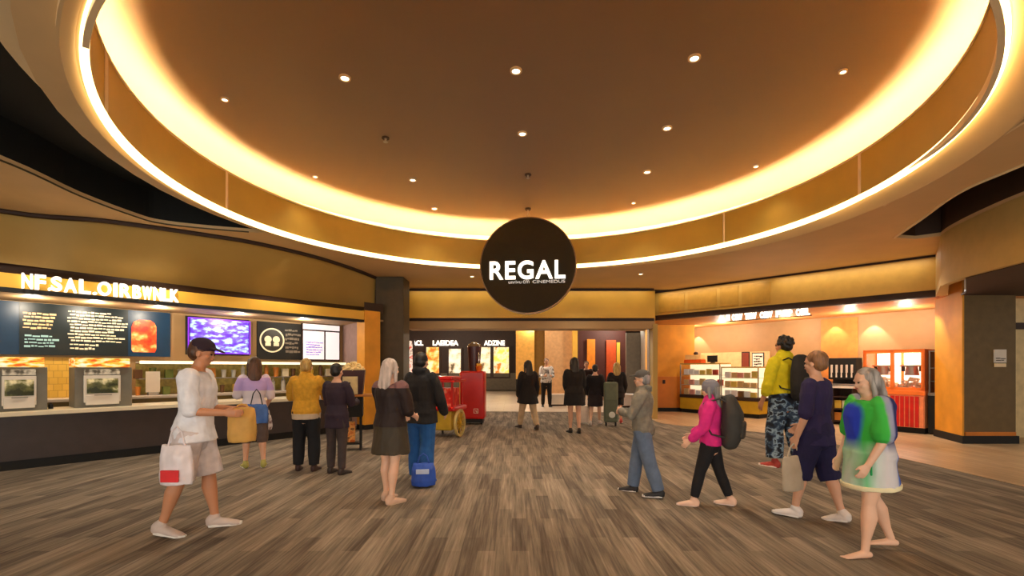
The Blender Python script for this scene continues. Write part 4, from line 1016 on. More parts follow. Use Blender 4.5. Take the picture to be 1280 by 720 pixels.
# ------------------------------------------------------------------ people
def remesh(bm, voxel, smooth=3, wr=0.0, seed=0, wscale=9.0):
    me = bpy.data.meshes.new('r'); bmesh.ops.recalc_face_normals(bm, faces=bm.faces[:]); bm.to_mesh(me); bm.free()
    o = bpy.data.objects.new('r', me); COL.objects.link(o)
    md = o.modifiers.new('r', 'REMESH'); md.mode = 'VOXEL'; md.voxel_size = voxel; md.use_smooth_shade = True
    if smooth:
        s = o.modifiers.new('s', 'SMOOTH'); s.factor = 0.5; s.iterations = smooth
    dg = bpy.context.evaluated_depsgraph_get(); out = bpy.data.meshes.new_from_object(o.evaluated_get(dg))
    bpy.data.objects.remove(o); bpy.data.meshes.remove(me)
    if wr > 0:
        off = Vector((seed*3.1, seed*1.7, 0))
        ns = [v.normal.copy() for v in out.vertices]
        for v, nn in zip(out.vertices, ns):
            p = v.co+off
            k = noise.noise(Vector((p.x*wscale, p.y*wscale, p.z*wscale*0.55)))+0.5*noise.noise(Vector((p.x*wscale*2.3, p.y*wscale*2.3, p.z*wscale*1.1)))
            v.co += nn*(k*wr)
    for p in out.polygons: p.use_smooth = True
    return out

SKIN = {'light': mat('skin_light', (222, 170, 138), 0.5, vary=0.05), 'pale': mat('skin_pale', (232, 186, 156), 0.5, vary=0.05), 'tan': mat('skin_tan', (196, 136, 98), 0.5, vary=0.05)}
M_eye = mat('eye_dark', (30, 20, 16), 0.2); M_lip = mat('lip', (196, 112, 98), 0.5)
HAIR = {k: noise_mat('hair_'+k, [(0.35, c1), (0.65, c2)], 30, 3, 0.5, stretch=(1, 1, 0.12)) for k, c1, c2 in
        (('black', (14, 11, 10), (38, 30, 26)), ('brown', (54, 32, 18), (98, 62, 36)), ('grey', (120, 116, 112), (176, 170, 164)), ('blond', (150, 110, 50), (214, 176, 96)), ('sandy', (104, 70, 44), (160, 116, 76)), ('white', (176, 160, 148), (222, 206, 196)))}

def person(label, px, fy, H, head, legs, arms, top, bottom, hair=('short', 'brown'), shoes=(230, 225, 220), skin='light', lean=0.0,
           hyaw=0.0, hpitch=0.0, fine=True, skirt=None, hat=None, girth=1.0, extra=None, lift=(0, 0), pos=None, group=None, sole=(235, 235, 235), curl=0.6, jacket_open=False, barefoot=False):
    """head = heading in degrees, 0 faces away from the camera, 90 faces image left, -90 image right.
    legs: two (flex, knee, out); arms: two (flex, out, elbow, inward)"""
    p = floor_at(px, fy) if pos is None else Vector(pos)
    t = thing('person', label, 'person', (p.x, p.y, 0), math.radians(head), group)
    r_ = math.radians; g = girth; V = Vector
    LM = Matrix.Translation((0, 0, 0.53)) @ Matrix.Rotation(-r_(lean), 4, 'X') @ Matrix.Translation((0, 0, -0.53))
    T = lambda x, y, z: (LM @ V((x, y, z)))
    # legs
    LEG = []
    for s, (fl, kn, ou) in zip((-1, 1), legs):
        hip = V((s*0.05*g, 0, 0.525)); f = r_(fl); k = r_(fl-kn)
        kd = V((s*math.sin(r_(ou)), math.sin(f), -math.cos(f))).normalized(); knee = hip+kd*0.245
        sd = V((s*math.sin(r_(ou))*0.6, math.sin(k), -math.cos(k))).normalized(); ank = knee+sd*0.24
        LEG.append([hip, knee, ank])
    zs = []
    for i, L_ in enumerate(LEG): zs.append(L_[2].z-0.04-math.sin(r_(lift[i]))*0.09)
    dz = -min(zs)
    def up(v): return v+V((0, 0, dz))
    for L_ in LEG: L_[:] = [up(v) for v in L_]
    T0 = T; T = lambda x, y, z: up(T0(x, y, z))
    # drop the whole figure so the stance foot is on the floor; a slightly shorter stance is fine
    ARM = []
    for s, (fl, ou, el, inw) in zip((-1, 1), arms):
        S = T(s*(0.103*g+0.001), -0.004, 0.803); f = r_(fl); o_ = r_(ou)
        ud = V((s*math.sin(o_), math.sin(f)*math.cos(o_), -math.cos(f)*math.cos(o_))); E = S+ud*0.172
        e = r_(fl+el); iw = r_(inw); fd = V((-s*math.sin(iw), math.sin(e)*math.cos(iw), -math.cos(e)*math.cos(iw))); W_ = E+fd*0.145
        ARM.append([S, E, W_, fd, s])
    def sc(v): return v*H
    b = B()
    def tb(pts, rad, side=(1, 0, 0), n=16, gr=0.0, bm=None, rnd=True):
        tube(bm if bm is not None else b, [sc(V(q)) for q in pts], [((r[0]*H+gr, r[1]*H+gr) if hasattr(r, '__len__') else r*H+gr) for r in rad], side, n, rnd)
    TORSO = [(0.47, .070*g, .050*g, 0), (0.50, .088*g, .062*g, -.004), (0.535, .095*g, .066*g, -.006), (0.58, .086*g, .060*g, 0), (0.63, .074*g, .054*g, .002), (0.69, .082*g, .060*g, .002), (0.745, .094*g, .064*g, .002), (0.79, .100*g, .056*g, 0), (0.815, .082*g, .044*g, -.002), (0.832, .050, .036, -.002)]
    def torso(bm, z0, z1, gr, flare=0.0, rnd=True):
        seg = [q for q in TORSO if z0 <= q[0] <= z1]
        if z0 < TORSO[0][0] or not seg: pass
        def at_(z):
            for a, c in zip(TORSO, TORSO[1:]):
                if a[0] <= z <= c[0]:
                    u = (z-a[0])/(c[0]-a[0]); return tuple(x+(y-x)*u for x, y in zip(a, c))
            return TORSO[0] if z < TORSO[0][0] else TORSO[-1]
        zz = sorted(set([z0]+[q[0] for q in seg]+[z1]))
        pts = []; rad = []
        for z in zz:
            _, a, c, y = at_(z)
            if z < TORSO[1][0]: _, a, c, y = TORSO[1]
            fl = flare*max(0, (0.62-z)/0.2)
            pts.append(T(0, y, z)); rad.append((a+fl, c+fl*0.9))
        tb(pts, rad, gr=gr, bm=bm, n=24, rnd=rnd)
    torso(b, 0.47, 0.832, 0)
    # neck and head
    N0 = T(0, -0.004, 0.82); HB = T(0, 0.004, 0.86)
    HM = Matrix.Translation(HB) @ Matrix.Rotation(r_(hyaw), 4, 'Z') @ Matrix.Rotation(-r_(lean*0.4+hpitch), 4, 'X')
    hp = lambda x, y, z: HM @ V((x, y, z-0.86))
    tb([N0, T(0, 0, 0.845), hp(0, 0.006, 0.885)], [(.034, .034), (.030, .031), (.030, .032)])
    MH = Matrix.Diagonal((H, H, H, 1)) @ HM @ Matrix.Translation((0, 0, -0.86))
    def eb(c, r, bm=None, u=20, v=14): ball(bm if bm is not None else b, c, r, MH, u, v)
    eb((0, -0.004, 0.945), (.0455, .057, .054)); eb((0, 0.014, 0.912), (.036, .040, .043)); eb((0, 0.030, 0.884), (.020, .018, .014))
    nose = [HM @ V((0, y, z-0.86)) for y, z in ((.046, .936), (.052, .926), (.056, .917))]
    tb(nose, [.0045, .0055, .0075], n=10)
    for s in (-1, 1):
        eb((s*.0455, 0.0, .924), (.006, .012, .018), u=10, v=8); eb((s*.018, .0455, .942), (.016, .007, .005), u=10, v=8); eb((s*.024, .036, .912), (.014, .012, .012), u=10, v=8)
    # arms and hands
    for S, E, W_, fd, s in ARM:
        tb([S, S+(E-S)*0.35, E, E+(W_-E)*0.25, W_], [(.028*g, .029*g), (.027*g, .028*g), (.0215, .0215), (.0225, .0215), (.0145, .017)], side=(1, 0, 0))
        # hand: palm faces the body
        inn = V((-s, 0, 0)); inn = (inn-fd*inn.dot(fd)); 
        if inn.length < 0.2: inn = V((0, 0, -1))-fd*fd.z*-1
        inn.normalize(); wd = fd.cross(inn); wd.normalize()
        if wd.dot(V((0, 1, 0.3))) < 0: wd = -wd
        P1 = W_+fd*0.05
        tb([W_-fd*0.004, W_+fd*0.02, P1], [(.016, .010), (.021, .0095), (.0225, .008)], side=wd, n=12)
        lens = (.040, .045, .042, .033)
        for j in range(4):
            base = W_+fd*0.046+wd*(0.0165-0.011*j); c1 = curl*0.55; pts = [base]; d = fd.copy(); a = 0
            for q in range(3):
                a += c1*(0.6 if q == 0 else 1); d = fd*math.cos(a)+inn*math.sin(a); pts.append(pts[-1]+d*lens[j]*(0.42, 0.32, 0.26)[q])
            tb(pts, [.0052, .0050, .0046, .0040], side=wd, n=8)
        q0 = W_+fd*0.012+wd*0.014; q1 = q0+fd*0.018+wd*0.014+inn*0.006; q2 = q1+fd*0.020+wd*0.002+inn*0.008
        tb([q0, q1, q2], [.0075, .0062, .0050], side=inn, n=8)
    # legs and feet
    FEET = []
    for i, (hip, knee, ank) in enumerate(LEG):
        s = (-1, 1)[i]; k2 = knee+(ank-knee)*0.28
        back = V((0, -0.006, 0))
        tb([hip+V((-s*.004, 0, .01)), hip+(knee-hip)*.35, knee, k2+back, ank+(knee-ank)*.25, ank], [(.050*g, .056*g), (.045*g, .048*g), (.031, .033), (.031*g, .035*g), (.020, .022), (.0175, .020)])
        lf = r_(lift[i]); fdv = V((s*0.14, math.cos(lf), -math.sin(lf))).normalized(); upv = V((0, math.sin(lf), math.cos(lf)))
        heel = ank-fdv*.022-upv*.022; 
        FP = [heel, ank-upv*.020+fdv*.012, ank-upv*.026+fdv*.055, ank-upv*.031+fdv*.088, ank-upv*.034+fdv*.108]
        FR = [(.017, .017), (.020, .020), (.022, .0145), (.024, .009), (.020, .0065)]
        tb(FP, FR, side=(1, 0, 0), n=14); FEET.append((FP, FR, fdv, upv, ank))
        if barefoot:
            for j in range(5):
                q = FP[4]+V((0.017-0.0085*j, 0, 0))*s*-1+fdv*(.004-.003*abs(j-0.5)); tb([q, q+fdv*(.016-.0015*j)], [.0055-.0004*j, .0048-.0004*j], n=8)
    vx = 0.0065 if fine else 0.010
    mk('body', remesh(b, vx, 2), SKIN[skin], t)
    for s in (-1, 1):
        e = B(); eb((s*.018, .0505, .932), (.0075, .005, .0042), e, 10, 8); mk('eye', e, M_eye, t, smooth=True)
    e = B(); eb((0, .0535, .900), (.013, .0045, .0035), e, 12, 8); mk('mouth', e, M_lip, t, smooth=True)
    # hair
    st, hc = hair
    h = B()
    if st != 'none':
        eb((0, -0.012, 0.954), (.0505, .058, .055), h); eb((0, -0.028, 0.93), (.047, .040, .048), h)
        if st in ('long', 'longer'):
            zend = 0.80 if st == 'long' else 0.74
            pts = [hp(0, -0.022, .985), hp(0, -0.042, .94), T(0, -0.050, .875), T(0, -0.062, .82), T(0, -0.072, zend)]
            tb(pts, [(.035, .02), (.050, .030), (.052, .026), (.056, .020), (.040, .012)], bm=h)
            for s in (-1, 1): tb([hp(s*.038, 0.0, .975), hp(s*.050, .002, .93), hp(s*.050, -.006, .88), T(s*.052, .0, .83)], [.014, .014, .014, .010], bm=h, n=10)
        if st == 'bun': eb((0, -0.055, 0.985), (.022, .022, .022), h)
        if st == 'curly':
            rr = random.Random(int(px))
            for _ in range(60):
                a = rr.uniform(0, 2*pi); z = rr.uniform(-0.2, 1); q = math.sqrt(1-z*z)
                if math.sin(a)*q > 0.35 and z < 0.6: continue
                eb((.05*q*math.cos(a), -.012+.056*q*math.sin(a), .952+.052*z), (.014, .014, .014), h, 8, 6)
        mk('hair', remesh(h, vx*1.1, 2, 0.004, px, 30), HAIR[hc], t)
    else: h.free()
    # top
    col, zb, slv, grow = top[:4]; opts = top[4] if len(top) > 4 else {}
    m = col if not isinstance(col, tuple) else mat('cloth_%d_%d_%d' % col, col, 0.85, vary=0.10, scale=14, bump=0.25)
    c = B(); flare = opts.get('flare', 0.0)
    if zb < 0.47:
        cl = (LEG[0][1]+LEG[1][1])/2; 
    torso(c, max(zb, 0.485), 0.835 if opts.get('collar') or opts.get('hood') else 0.828, grow, flare, 'end' if opts.get('collar') or opts.get('hood') else False)
    spread = max(abs(LEG[0][1].y-LEG[1][1].y)/2, 0.03)
    def skirt_tube(bm, za, zc, gr, wx, wy):
        pts = []; rad = []
        k = 6
        for i in range(k+1):
            z = za+(zc-za)*i/k; u = max(0, min(1, (0.525-z)/0.245)); mid = V((0, 0, z+dz))
            yy = (LEG[0][0]*(1-u)+LEG[0][1]*u+LEG[1][0]*(1-u)+LEG[1][1]*u)/2
            sp_ = abs((LEG[0][0]*(1-u)+LEG[0][1]*u).y-(LEG[1][0]*(1-u)+LEG[1][1]*u).y)/2
            f = i/k
            pts.append(V((yy.x, yy.y, z+dz))); rad.append((.094*g+wx*f, .064*g+wy*f+sp_))
        tb(pts, rad, gr=gr, bm=bm, n=28, rnd=False)
    if zb < 0.485: skirt_tube(c, 0.56, zb, grow, opts.get('wx', .006), opts.get('wy', .006))
    for S, E, W_, fd, s in ARM:
        if slv <= 0: continue
        L_ = slv*0.317
        pts = [S+V((-s*.014, 0, -.001)), S+(E-S)*.35]; rad = [(.034*g, .036*g), (.030*g, .031*g)]
        if L_ <= 0.172:
            f = L_/0.172; pts.append(S+(E-S)*f); rad.append((.030*g, .030*g))
            if f < .45: pts.pop(1); rad.pop(1)
        else:
            pts.append(E); rad.append((.025*g, .025*g)); f = (L_-0.172)/0.145; pts.append(E+(W_-E)*f); rad.append((.020, .021))
        tb(pts, rad, gr=min(grow, 0.008+grow*0.42)*opts.get('sg', 1.0), bm=c)
    if opts.get('hood'):
        eb((0, -0.045, 0.865), (.060, .038, .032), c)
        tb([T(-.05, .01, .835), T(0, -.05, .85), T(.05, .01, .835)], [.02, .03, .02], bm=c)
    if opts.get('collar'): tb([T(0, -.003, .815), T(0, 0, .862)], [(.052, .046), (.042, .040)], gr=grow*0.4, bm=c)
    mk(opts.get('name', 'shirt'), remesh(c, vx*1.25, 2, opts.get('wr', 0.009), px, opts.get('ws', 9)), m, t)
    if opts.get('hem'):
        c = B(); skirt_tube(c, zb+0.022, zb-0.004, grow+0.003, opts.get('wx', .006), opts.get('wy', .006)) if zb < 0.485 else torso(c, zb-0.035, zb+0.02, grow+0.004, flare, False)
        mk('hem', remesh(c, vx*1.25, 1, 0.005, px), mat('cloth_hem_%d_%d_%d' % opts['hem'], opts['hem'], 0.85), t)
    # bottoms
    if bottom:
        kind, col, frac, grow = bottom[:4]
        m = col if not isinstance(col, tuple) else mat('cloth_%d_%d_%d' % col, col, 0.85, vary=0.14, scale=12, bump=0.3)
        c = B()
        if kind == 'skirt': torso(c, 0.49, 0.60, grow, 0, 'end'); skirt_tube(c, 0.55, frac, grow, .012, .012)
        else:
            torso(c, 0.485, 0.565, min(grow, 0.022), 0, True)
            for hip, knee, ank in LEG:
                tot = 0.485*frac; pts = [hip+V((0, 0, .01)), hip+(knee-hip)*.4]; rad = [(.051*g, .058*g), (.047*g, .050*g)]
                wide = bottom[4] if len(bottom) > 4 else 0.0
                if tot <= 0.245: pts.append(hip+(knee-hip)*(tot/0.245)); rad.append((.043*g+wide, .045*g+wide))
                else:
                    pts.append(knee); rad.append((.034*g+wide*.6, .036*g+wide*.6)); f = (tot-.245)/.24
                    pts.append(knee+(ank-knee)*min(f, 1)*.45); rad.append((.032*g+wide*.8, .035*g+wide*.8)); pts.append(knee+(ank-knee)*min(f, 0.97)); rad.append((.024+wide, .026+wide))
                tb(pts, rad, gr=grow, bm=c, rnd=False)
        mk({'skirt': 'skirt', 'shorts': 'shorts', 'trousers': 'trousers', 'leggings': 'leggings'}[kind], remesh(c, vx*1.25, 2, 0.007 if kind != 'leggings' else 0.002, px+5), m, t)
    # shoes
    if not barefoot:
        ms = mat('shoe_%d_%d_%d' % shoes, shoes, 0.6)
        for FP, FR, fdv, upv, ank in FEET:
            c = B(); tb(FP, FR, side=(1, 0, 0), gr=0.010, bm=c); tb([FP[0]+upv*.012, ank+upv*(.012)], [(.020, .022), (.0195, .0225)], gr=0.006, bm=c)
            q = mk('shoe', remesh(c, vx*1.2, 2), ms, t)
            c = B(); pr = [(-.026, .018), (0.0, .0235), (.04, .023), (.075, .0275), (.105, .025), (.126, .010)]
            base = ank-upv*.0385; sd = V((1, 0, 0)); ring = []
            for y, wdt in pr: ring.append((base+fdv*y, wdt))
            lo = []; 
            path = [p_+sd*w_ for p_, w_ in ring]+[p_-sd*w_ for p_, w_ in ring[::-1]]
            a_ = [c.verts.new(sc(v-upv*.004)) for v in path]; d_ = [c.verts.new(sc(v+upv*.010)) for v in path]
            for k in range(len(path)): c.faces.new((a_[k], a_[(k+1) % len(path)], d_[(k+1) % len(path)], d_[k]))
            c.faces.new(a_); c.faces.new(d_[::-1]); mk('sole', c, mat('sole_%d_%d_%d' % sole, sole, 0.6), q)
    if hat:
        kind, hc = hat; mh = mat('hat_%d_%d_%d' % hc, hc, 0.85, bump=0.2); c = B()
        if kind == 'cap':
            eb((0, -0.006, 0.964), (.052, .061, .047), c); 
            tb([HM @ V((0, y, z-.86)) for y, z in ((.03, .965), (.07, .962), (.098, .955))], [(.040, .006), (.038, .005), (.026, .004)], bm=c)
        else:
            eb((0, -0.008, 0.962), (.053, .062, .054), c); 
            tb([hp(0, -.004, .94), hp(0, -.004, .962)], [(.053, .062), (.054, .063)], gr=0.004, bm=c, n=24)
        k = mk('cap' if kind == 'cap' else 'beanie', remesh(c, vx, 1), mh, t)
    tw = Matrix.Translation((p.x, p.y, 0)) @ Matrix.Rotation(r_(head), 4, 'Z')
    return dict(root=t, W=[tw @ sc(a[2]+a[3]*.06) for a in ARM], E=[tw @ sc(a[1]) for a in ARM], T=lambda x, y, z: tw @ sc(T(x, y, z)), M=tw, H=H)

def backpack(P, label, col, s=1.0, pocket=None):
    H = P['H']; c = P['T'](0, -0.145, 0.70)
    t = thing('backpack', label, 'backpack', tuple(c), P['root'].rotation_euler.z)
    m = mat('pack_%d_%d_%d' % col, col, 0.8, bump=0.3); b = B()
    tube(b, [(0, 0.0, -0.21*s), (0, -0.02, -0.1*s), (0, -0.02, 0.06*s), (0, 0.01, 0.19*s)], [(0.14*s, 0.085*s), (0.16*s, 0.105*s), (0.15*s, 0.10*s), (0.11*s, 0.07*s)], (1, 0, 0), 20)
    mk('bag_body', remesh(b, 0.012, 2, 0.008, 3), m, t)
    b = B(); tube(b, [(0, -0.10*s, -0.15*s), (0, -0.115*s, -0.03*s)], [(0.11*s, 0.035*s), (0.10*s, 0.03*s)], (1, 0, 0), 16); mk('front_pocket', remesh(b, 0.01, 2), mat('pack_%d_%d_%d' % (pocket or col), pocket or col, 0.75), t)
    for sx in (-1, 1):
        b = B(); tube(b, [(sx*.08*s, .02, .17*s), (sx*.10*s, .10, .215*s), (sx*.105*s, .235*s, .16*s), (sx*.11*s, .25*s, .0), (sx*.13*s, .16*s, -.14*s), (sx*.10*s, .02, -.17*s)], [(.022, .010)]*6, (1, 0, 0), 8); mk('strap', b, m, t, smooth=True)
    b = B(); tube(b, [(-.03, 0, .2*s), (-.025, 0, .25*s), (.025, 0, .25*s), (.03, 0, .2*s)], [.009]*4, (0, 1, 0), 8); mk('grab_handle', b, m, t, smooth=True)
    return t
def soft_bag(name, label, cat, loc, rz, w_, d_, h_, m, handle=0.2, mh=None, wr=0.012, seedv=1, hang=True, mark=None):
    """a bag whose handle top is at loc when it hangs, else its base is at loc"""
    loc = Vector(loc); base = loc-Vector((0, 0, handle+h_)) if hang else loc
    t = thing(name, label, cat, tuple(base), rz); b = B()
    tube(b, [(0, 0, 0.02), (0, 0, h_*0.3), (0, 0, h_*0.75), (0, 0, h_)], [(w_/2*.9, d_/2*.8), (w_/2, d_/2), (w_/2*.95, d_/2*.85), (w_/2*.82, d_/2*.35)], (1, 0, 0), 20, False)
    mk('bag_body', remesh(b, 0.012, 2, wr, seedv, 11), m, t)
    b = B(); tube(b, [(-w_*.25, 0, h_-.02), (-w_*.14, 0, h_+handle*.7), (0, 0, h_+handle), (w_*.14, 0, h_+handle*.7), (w_*.25, 0, h_-.02)], [.008]*5, (0, 1, 0), 8); mk('handle', b, mh or m, t, smooth=True)
    if mark:
        b = B(); box(b, (0, -d_/2-0.006, h_*mark[1]), (w_*mark[2], 0.02, h_*mark[3]), 0, 0.006); mk('printed_patch', b, mark[0], t)
    return t

WALK = [(24, 6, 1), (-18, 14, 1)]; WALK2 = [(-18, 14, 1), (24, 6, 1)]; STAND = [(3, 3, 3), (-2, 3, 3)]
HANG = [(6, 9, 16, 2), (-4, 9, 16, 2)]; FRONT = [(18, 8, 75, 22), (18, 8, 75, 22)]

# man in white, far left
M_ws = ramp_mat('white_shorts_red_patch', [(0.0, (226, 214, 214)), (1.0, (226, 214, 214))], 'Z')
A_ = person('person in white t-shirt, pale shorts and dark cap walking right at far left', 243, 664, 1.77, -78, [(11, 4, 1), (-11, 8, 1)], [(4, 6, 82, 4), (8, 6, 78, 6)],
            ((240, 240, 246), 0.475, 0.5, 0.030, {'wr': 0.012, 'flare': 0.012, 'wx': 0.012, 'wy': 0.012}), ('shorts', (220, 208, 206), 0.50, 0.026, 0.008), ('short', 'brown'), (196, 178, 168), 'tan', 3, hat=('cap', (44, 26, 40)), lift=(0, 10), sole=(226, 220, 210), girth=1.06, hpitch=12)
q = (A_['W'][0]+A_['W'][1])/2
soft_bag('paper_bag', 'tan paper snack bag held by the person in white t-shirt', 'bag', (q.x+0.0, q.y-0.02, q.z-0.30), 0.2, 0.26, 0.18, 0.34, mat('tan_paper', (206, 158, 78), 0.7), 0.03, hang=False)
q = A_['T'](0.13, 0.0, 0.42)
soft_bag('plastic_bag', 'white plastic bag with red print by the thigh of the person in white', 'bag', (q.x, q.y-0.06, 1.0), 0.0, 0.30, 0.16, 0.36, mat('white_plastic_bag', (236, 226, 228), 0.35), 0.16, mark=(mat('red_print', (226, 40, 44), 0.5), 0.3, 0.5, 0.28))

B_ = person('person in lilac and white top with brown hair facing the left counter', 318, 584, 1.66, 32, STAND, [(22, 10, 70, 15), (10, 10, 40, 10)], (ramp_mat('lilac_white_top', [(0.0, (150, 126, 120)), (0.62, (224, 212, 218)), (0.80, (196, 168, 226)), (0.93, (224, 206, 226))], 'Z', 0, 1.45), 0.50, 0.5, 0.026),
            ('shorts', (96, 78, 70), 0.62, 0.022, 0.006), ('long', 'brown'), (170, 160, 80), 'light', fine=True)
q = B_['T'](0.02, -0.13, 0.62)
soft_bag('shoulder_bag', 'blue shoulder bag with black strap on the person in lilac', 'bag', (q.x, q.y-0.04, q.z+0.16), 0.1, 0.34, 0.16, 0.30, mat('blue_bag_fabric', (66, 104, 170), 0.7, vary=0.3), 0.22, M_black)
q = B_['W'][1]
soft_bag('paper_bag', 'small white patterned bag beside the blue shoulder bag', 'bag', (q.x+0.05, q.y-0.02, q.z+0.02), 0.1, 0.16, 0.10, 0.26, noise_mat('white_pattern_bag', [(0.45, (236, 226, 222)), (0.6, (150, 120, 120))], 16, 2), 0.1)

C_ = person('person in mustard sweater and black trousers at the left counter', 383, 588, 1.63, 8, STAND, [(30, 14, 60, 20), (30, 14, 60, 20)], (mat('mustard_knit', (206, 150, 40), 0.9, vary=0.15, scale=20, bump=0.4), 0.50, 0.98, 0.040, {'wr': 0.014, 'collar': True, 'name': 'sweater', 'hem': (196, 176, 150)}),
            ('trousers', (18, 16, 20), 0.97, 0.022, 0.006), ('short', 'blond'), (60, 34, 30), 'light', girth=1.08, sole=(40, 26, 22))
D_ = person('person in dark purple top and dark trousers beside the popcorn tub', 421, 592, 1.56, -14, STAND, [(14, 6, 60, 14), (20, 6, 70, 16)], ((44, 30, 46), 0.42, 0.95, 0.026, {'name': 'coat'}),
            ('trousers', (66, 54, 52), 0.97, 0.012, 0.0), ('short', 'black'), (50, 38, 34), 'light', sole=(30, 24, 22))
E_ = person('person with pale hair in black dress and bare legs left of blue jeans', 488, 627, 1.60, -30, [(4, 4, 0), (-4, 4, 0)], [(16, 4, 50, 20), (14, 6, 55, 20)], (ramp_mat('black_dress_grey_hem', [(0.0, (58, 50, 36)), (0.52, (30, 14, 14)), (0.86, (120, 84, 84)), (0.93, (190, 160, 160))], 'Z', 0.2, 1.45), 0.345, 0.6, 0.035, {'name': 'dress', 'wx': .02, 'wy': .02, 'wr': 0.014}),
            None, ('long', 'white'), (214, 176, 150), 'pale', sole=(200, 170, 140), girth=1.12)
F_ = person('person in dark jacket and blue flared jeans right of the black dress', 527, 602, 1.70, -20, [(4, 4, 1), (-3, 4, 1)], [(-4, 8, 18, 4), (14, 10, 30, 6)], ((26, 24, 26), 0.46, 0.97, 0.045, {'name': 'jacket', 'hood': True, 'wr': 0.014}),
            ('trousers', (28, 86, 150), 0.98, 0.022, 0.016), ('short', 'black'), (46, 66, 120), 'light', sole=(60, 80, 150), girth=1.05)
p = floor_at(529, 606)
soft_bag('duffel_bag', 'blue duffel bag with white mark on the carpet before flared jeans', 'bag', (p.x+0.02, p.y-0.10, 0.0), 0.1, 0.32, 0.24, 0.30, mat('royal_blue_fabric', (44, 82, 176), 0.7), 0.12, hang=False, mark=(mat('pale_blue_mark', (190, 200, 226), 0.6), 0.72, 0.5, 0.2))

# child and pink jacket
H_ = person('person, child in grey hoodie, cap and jeans with arms folded', 803, 618, 1.48, 68, [(-14, 4, 3), (12, 4, 3)], [(26, 6, 78, 48), (22, 6, 78, 48)], (mat('grey_marl', (128, 122, 108), 0.9, vary=0.2, scale=18, bump=0.3), 0.50, 0.97, 0.034, {'name': 'hoodie', 'hood': True, 'wr': 0.012}),
            ('trousers', (96, 112, 136), 0.98, 0.020, 0.008), ('short', 'grey'), (34, 32, 34), 'light', hat=('cap', (84, 80, 76)), sole=(236, 230, 222))
I_ = person('person in pink jacket and black leggings with grey hair and backpack', 888, 632, 1.38, 62, [(16, 4, 3), (-14, 6, 3)], [(14, 8, 30, 4), (14, 8, 40, 8)], ((222, 40, 132), 0.50, 0.9, 0.032, {'name': 'jacket', 'collar': True}),
            ('leggings', (20, 18, 22), 0.93, 0.010), ('long', 'grey'), (236, 196, 170), 'pale', hat=('beanie', (128, 126, 134)), sole=(240, 214, 200))
backpack(I_, 'dark grey backpack worn over the pink jacket', (62, 60, 56), 1.08)

M_camo = noise_mat('blue_camo_cloth', [(0.40, (22, 26, 38)), (0.50, (48, 70, 96)), (0.58, (150, 176, 196)), (0.64, (30, 34, 44))], 9, 2, 0.85, stretch=(1, 1, 1.3))
J_ = person('tall person in bright yellow jacket and blue patterned trousers with dark hair', 980, 584, 1.98, 20, [(8, 10, 2), (-8, 8, 2)], [(6, 12, 20, 4), (8, 12, 30, 4)], ((226, 206, 20), 0.56, 0.75, 0.05, {'name': 'jacket', 'collar': True, 'wr': 0.014}),
            ('trousers', M_camo, 0.93, 0.03, 0.018), ('curly', 'black'), (190, 70, 60), 'tan', sole=(240, 232, 226), girth=1.05)
backpack(J_, 'black backpack worn over the bright yellow jacket', (28, 26, 24), 1.25, (70, 66, 58))
K_ = person('person with sandy hair in navy shirt and navy shorts walking away', 1020, 650, 1.66, 34, [(14, 6, 1), (-10, 8, 1)], [(0, 10, 22, 4), (10, 10, 40, 6)], ((38, 30, 76), 0.455, 0.55, 0.024, {'wr': 0.014}),
            ('shorts', (26, 22, 66), 0.60, 0.030, 0.012), ('short', 'sandy'), (232, 222, 216), 'light', lift=(0, 10), sole=(240, 236, 230), girth=1.0)
q = K_['W'][0]
soft_bag('tote_bag', 'beige tote bag in the left hand of the person in navy', 'bag', (q.x-0.01, q.y-0.02, q.z+0.02), 0.2, 0.26, 0.10, 0.36, mat('beige_canvas', (190, 176, 154), 0.8), 0.12)

# striped tunic, nearest right
def tunic_mat():
    m = bpy.data.materials.new('colour_block_tunic'); m.use_nodes = True; nt = m.node_tree; b = nt.nodes['Principled BSDF']; b.inputs['Roughness'].default_value = 0.85; L = nt.links.new
    tc = nt.nodes.new('ShaderNodeTexCoord'); sp = nt.nodes.new('ShaderNodeSeparateXYZ'); L(tc.outputs['Object'], sp.inputs[0])
    def ramp(stops, lo, hi, ax):
        mr = nt.nodes.new('ShaderNodeMapRange'); mr.inputs['From Min'].default_value = lo; mr.inputs['From Max'].default_value = hi; L(sp.outputs[ax], mr.inputs['Value'])
        r = nt.nodes.new('ShaderNodeValToRGB'); e = r.color_ramp.elements
        r.color_ramp.interpolation = 'LINEAR'
        while len(e) < len(stops): e.new(0.5)
        for q, (p, c) in zip(e, stops): q.position = p; q.color = lin(c)
        L(mr.outputs[0], r.inputs[0]); return r.outputs[0]
    # local Y runs towards image left for a wearer facing left
    upper = ramp([(0.0, (34, 40, 130)), (0.22, (30, 34, 104)), (0.44, (36, 40, 96)), (0.49, (150, 152, 186)), (0.56, (150, 160, 176)), (0.60, (60, 186, 70)), (0.80, (50, 176, 60)), (0.86, (24, 60, 200)), (1.0, (30, 50, 190))], -0.19, 0.19, 'Y')
    lower = ramp([(0.0, (44, 80, 190)), (0.16, (40, 96, 196)), (0.24, (206, 204, 210)), (0.5, (216, 210, 210)), (0.66, (200, 214, 206)), (0.80, (120, 200, 140)), (1.0, (200, 204, 200))], -0.19, 0.19, 'Y')
    z = ramp([(0.0, (0, 0, 0)), (0.45, (0, 0, 0)), (0.58, (255, 255, 255)), (1.0, (255, 255, 255))], 0.5, 1.25, 'Z')
    mx = nt.nodes.new('ShaderNodeMix'); mx.data_type = 'RGBA'; L(z, mx.inputs['Factor']); L(lower, mx.inputs['A']); L(upper, mx.inputs['B'])
    L(mx.outputs['Result'], b.inputs['Base Color']); return m
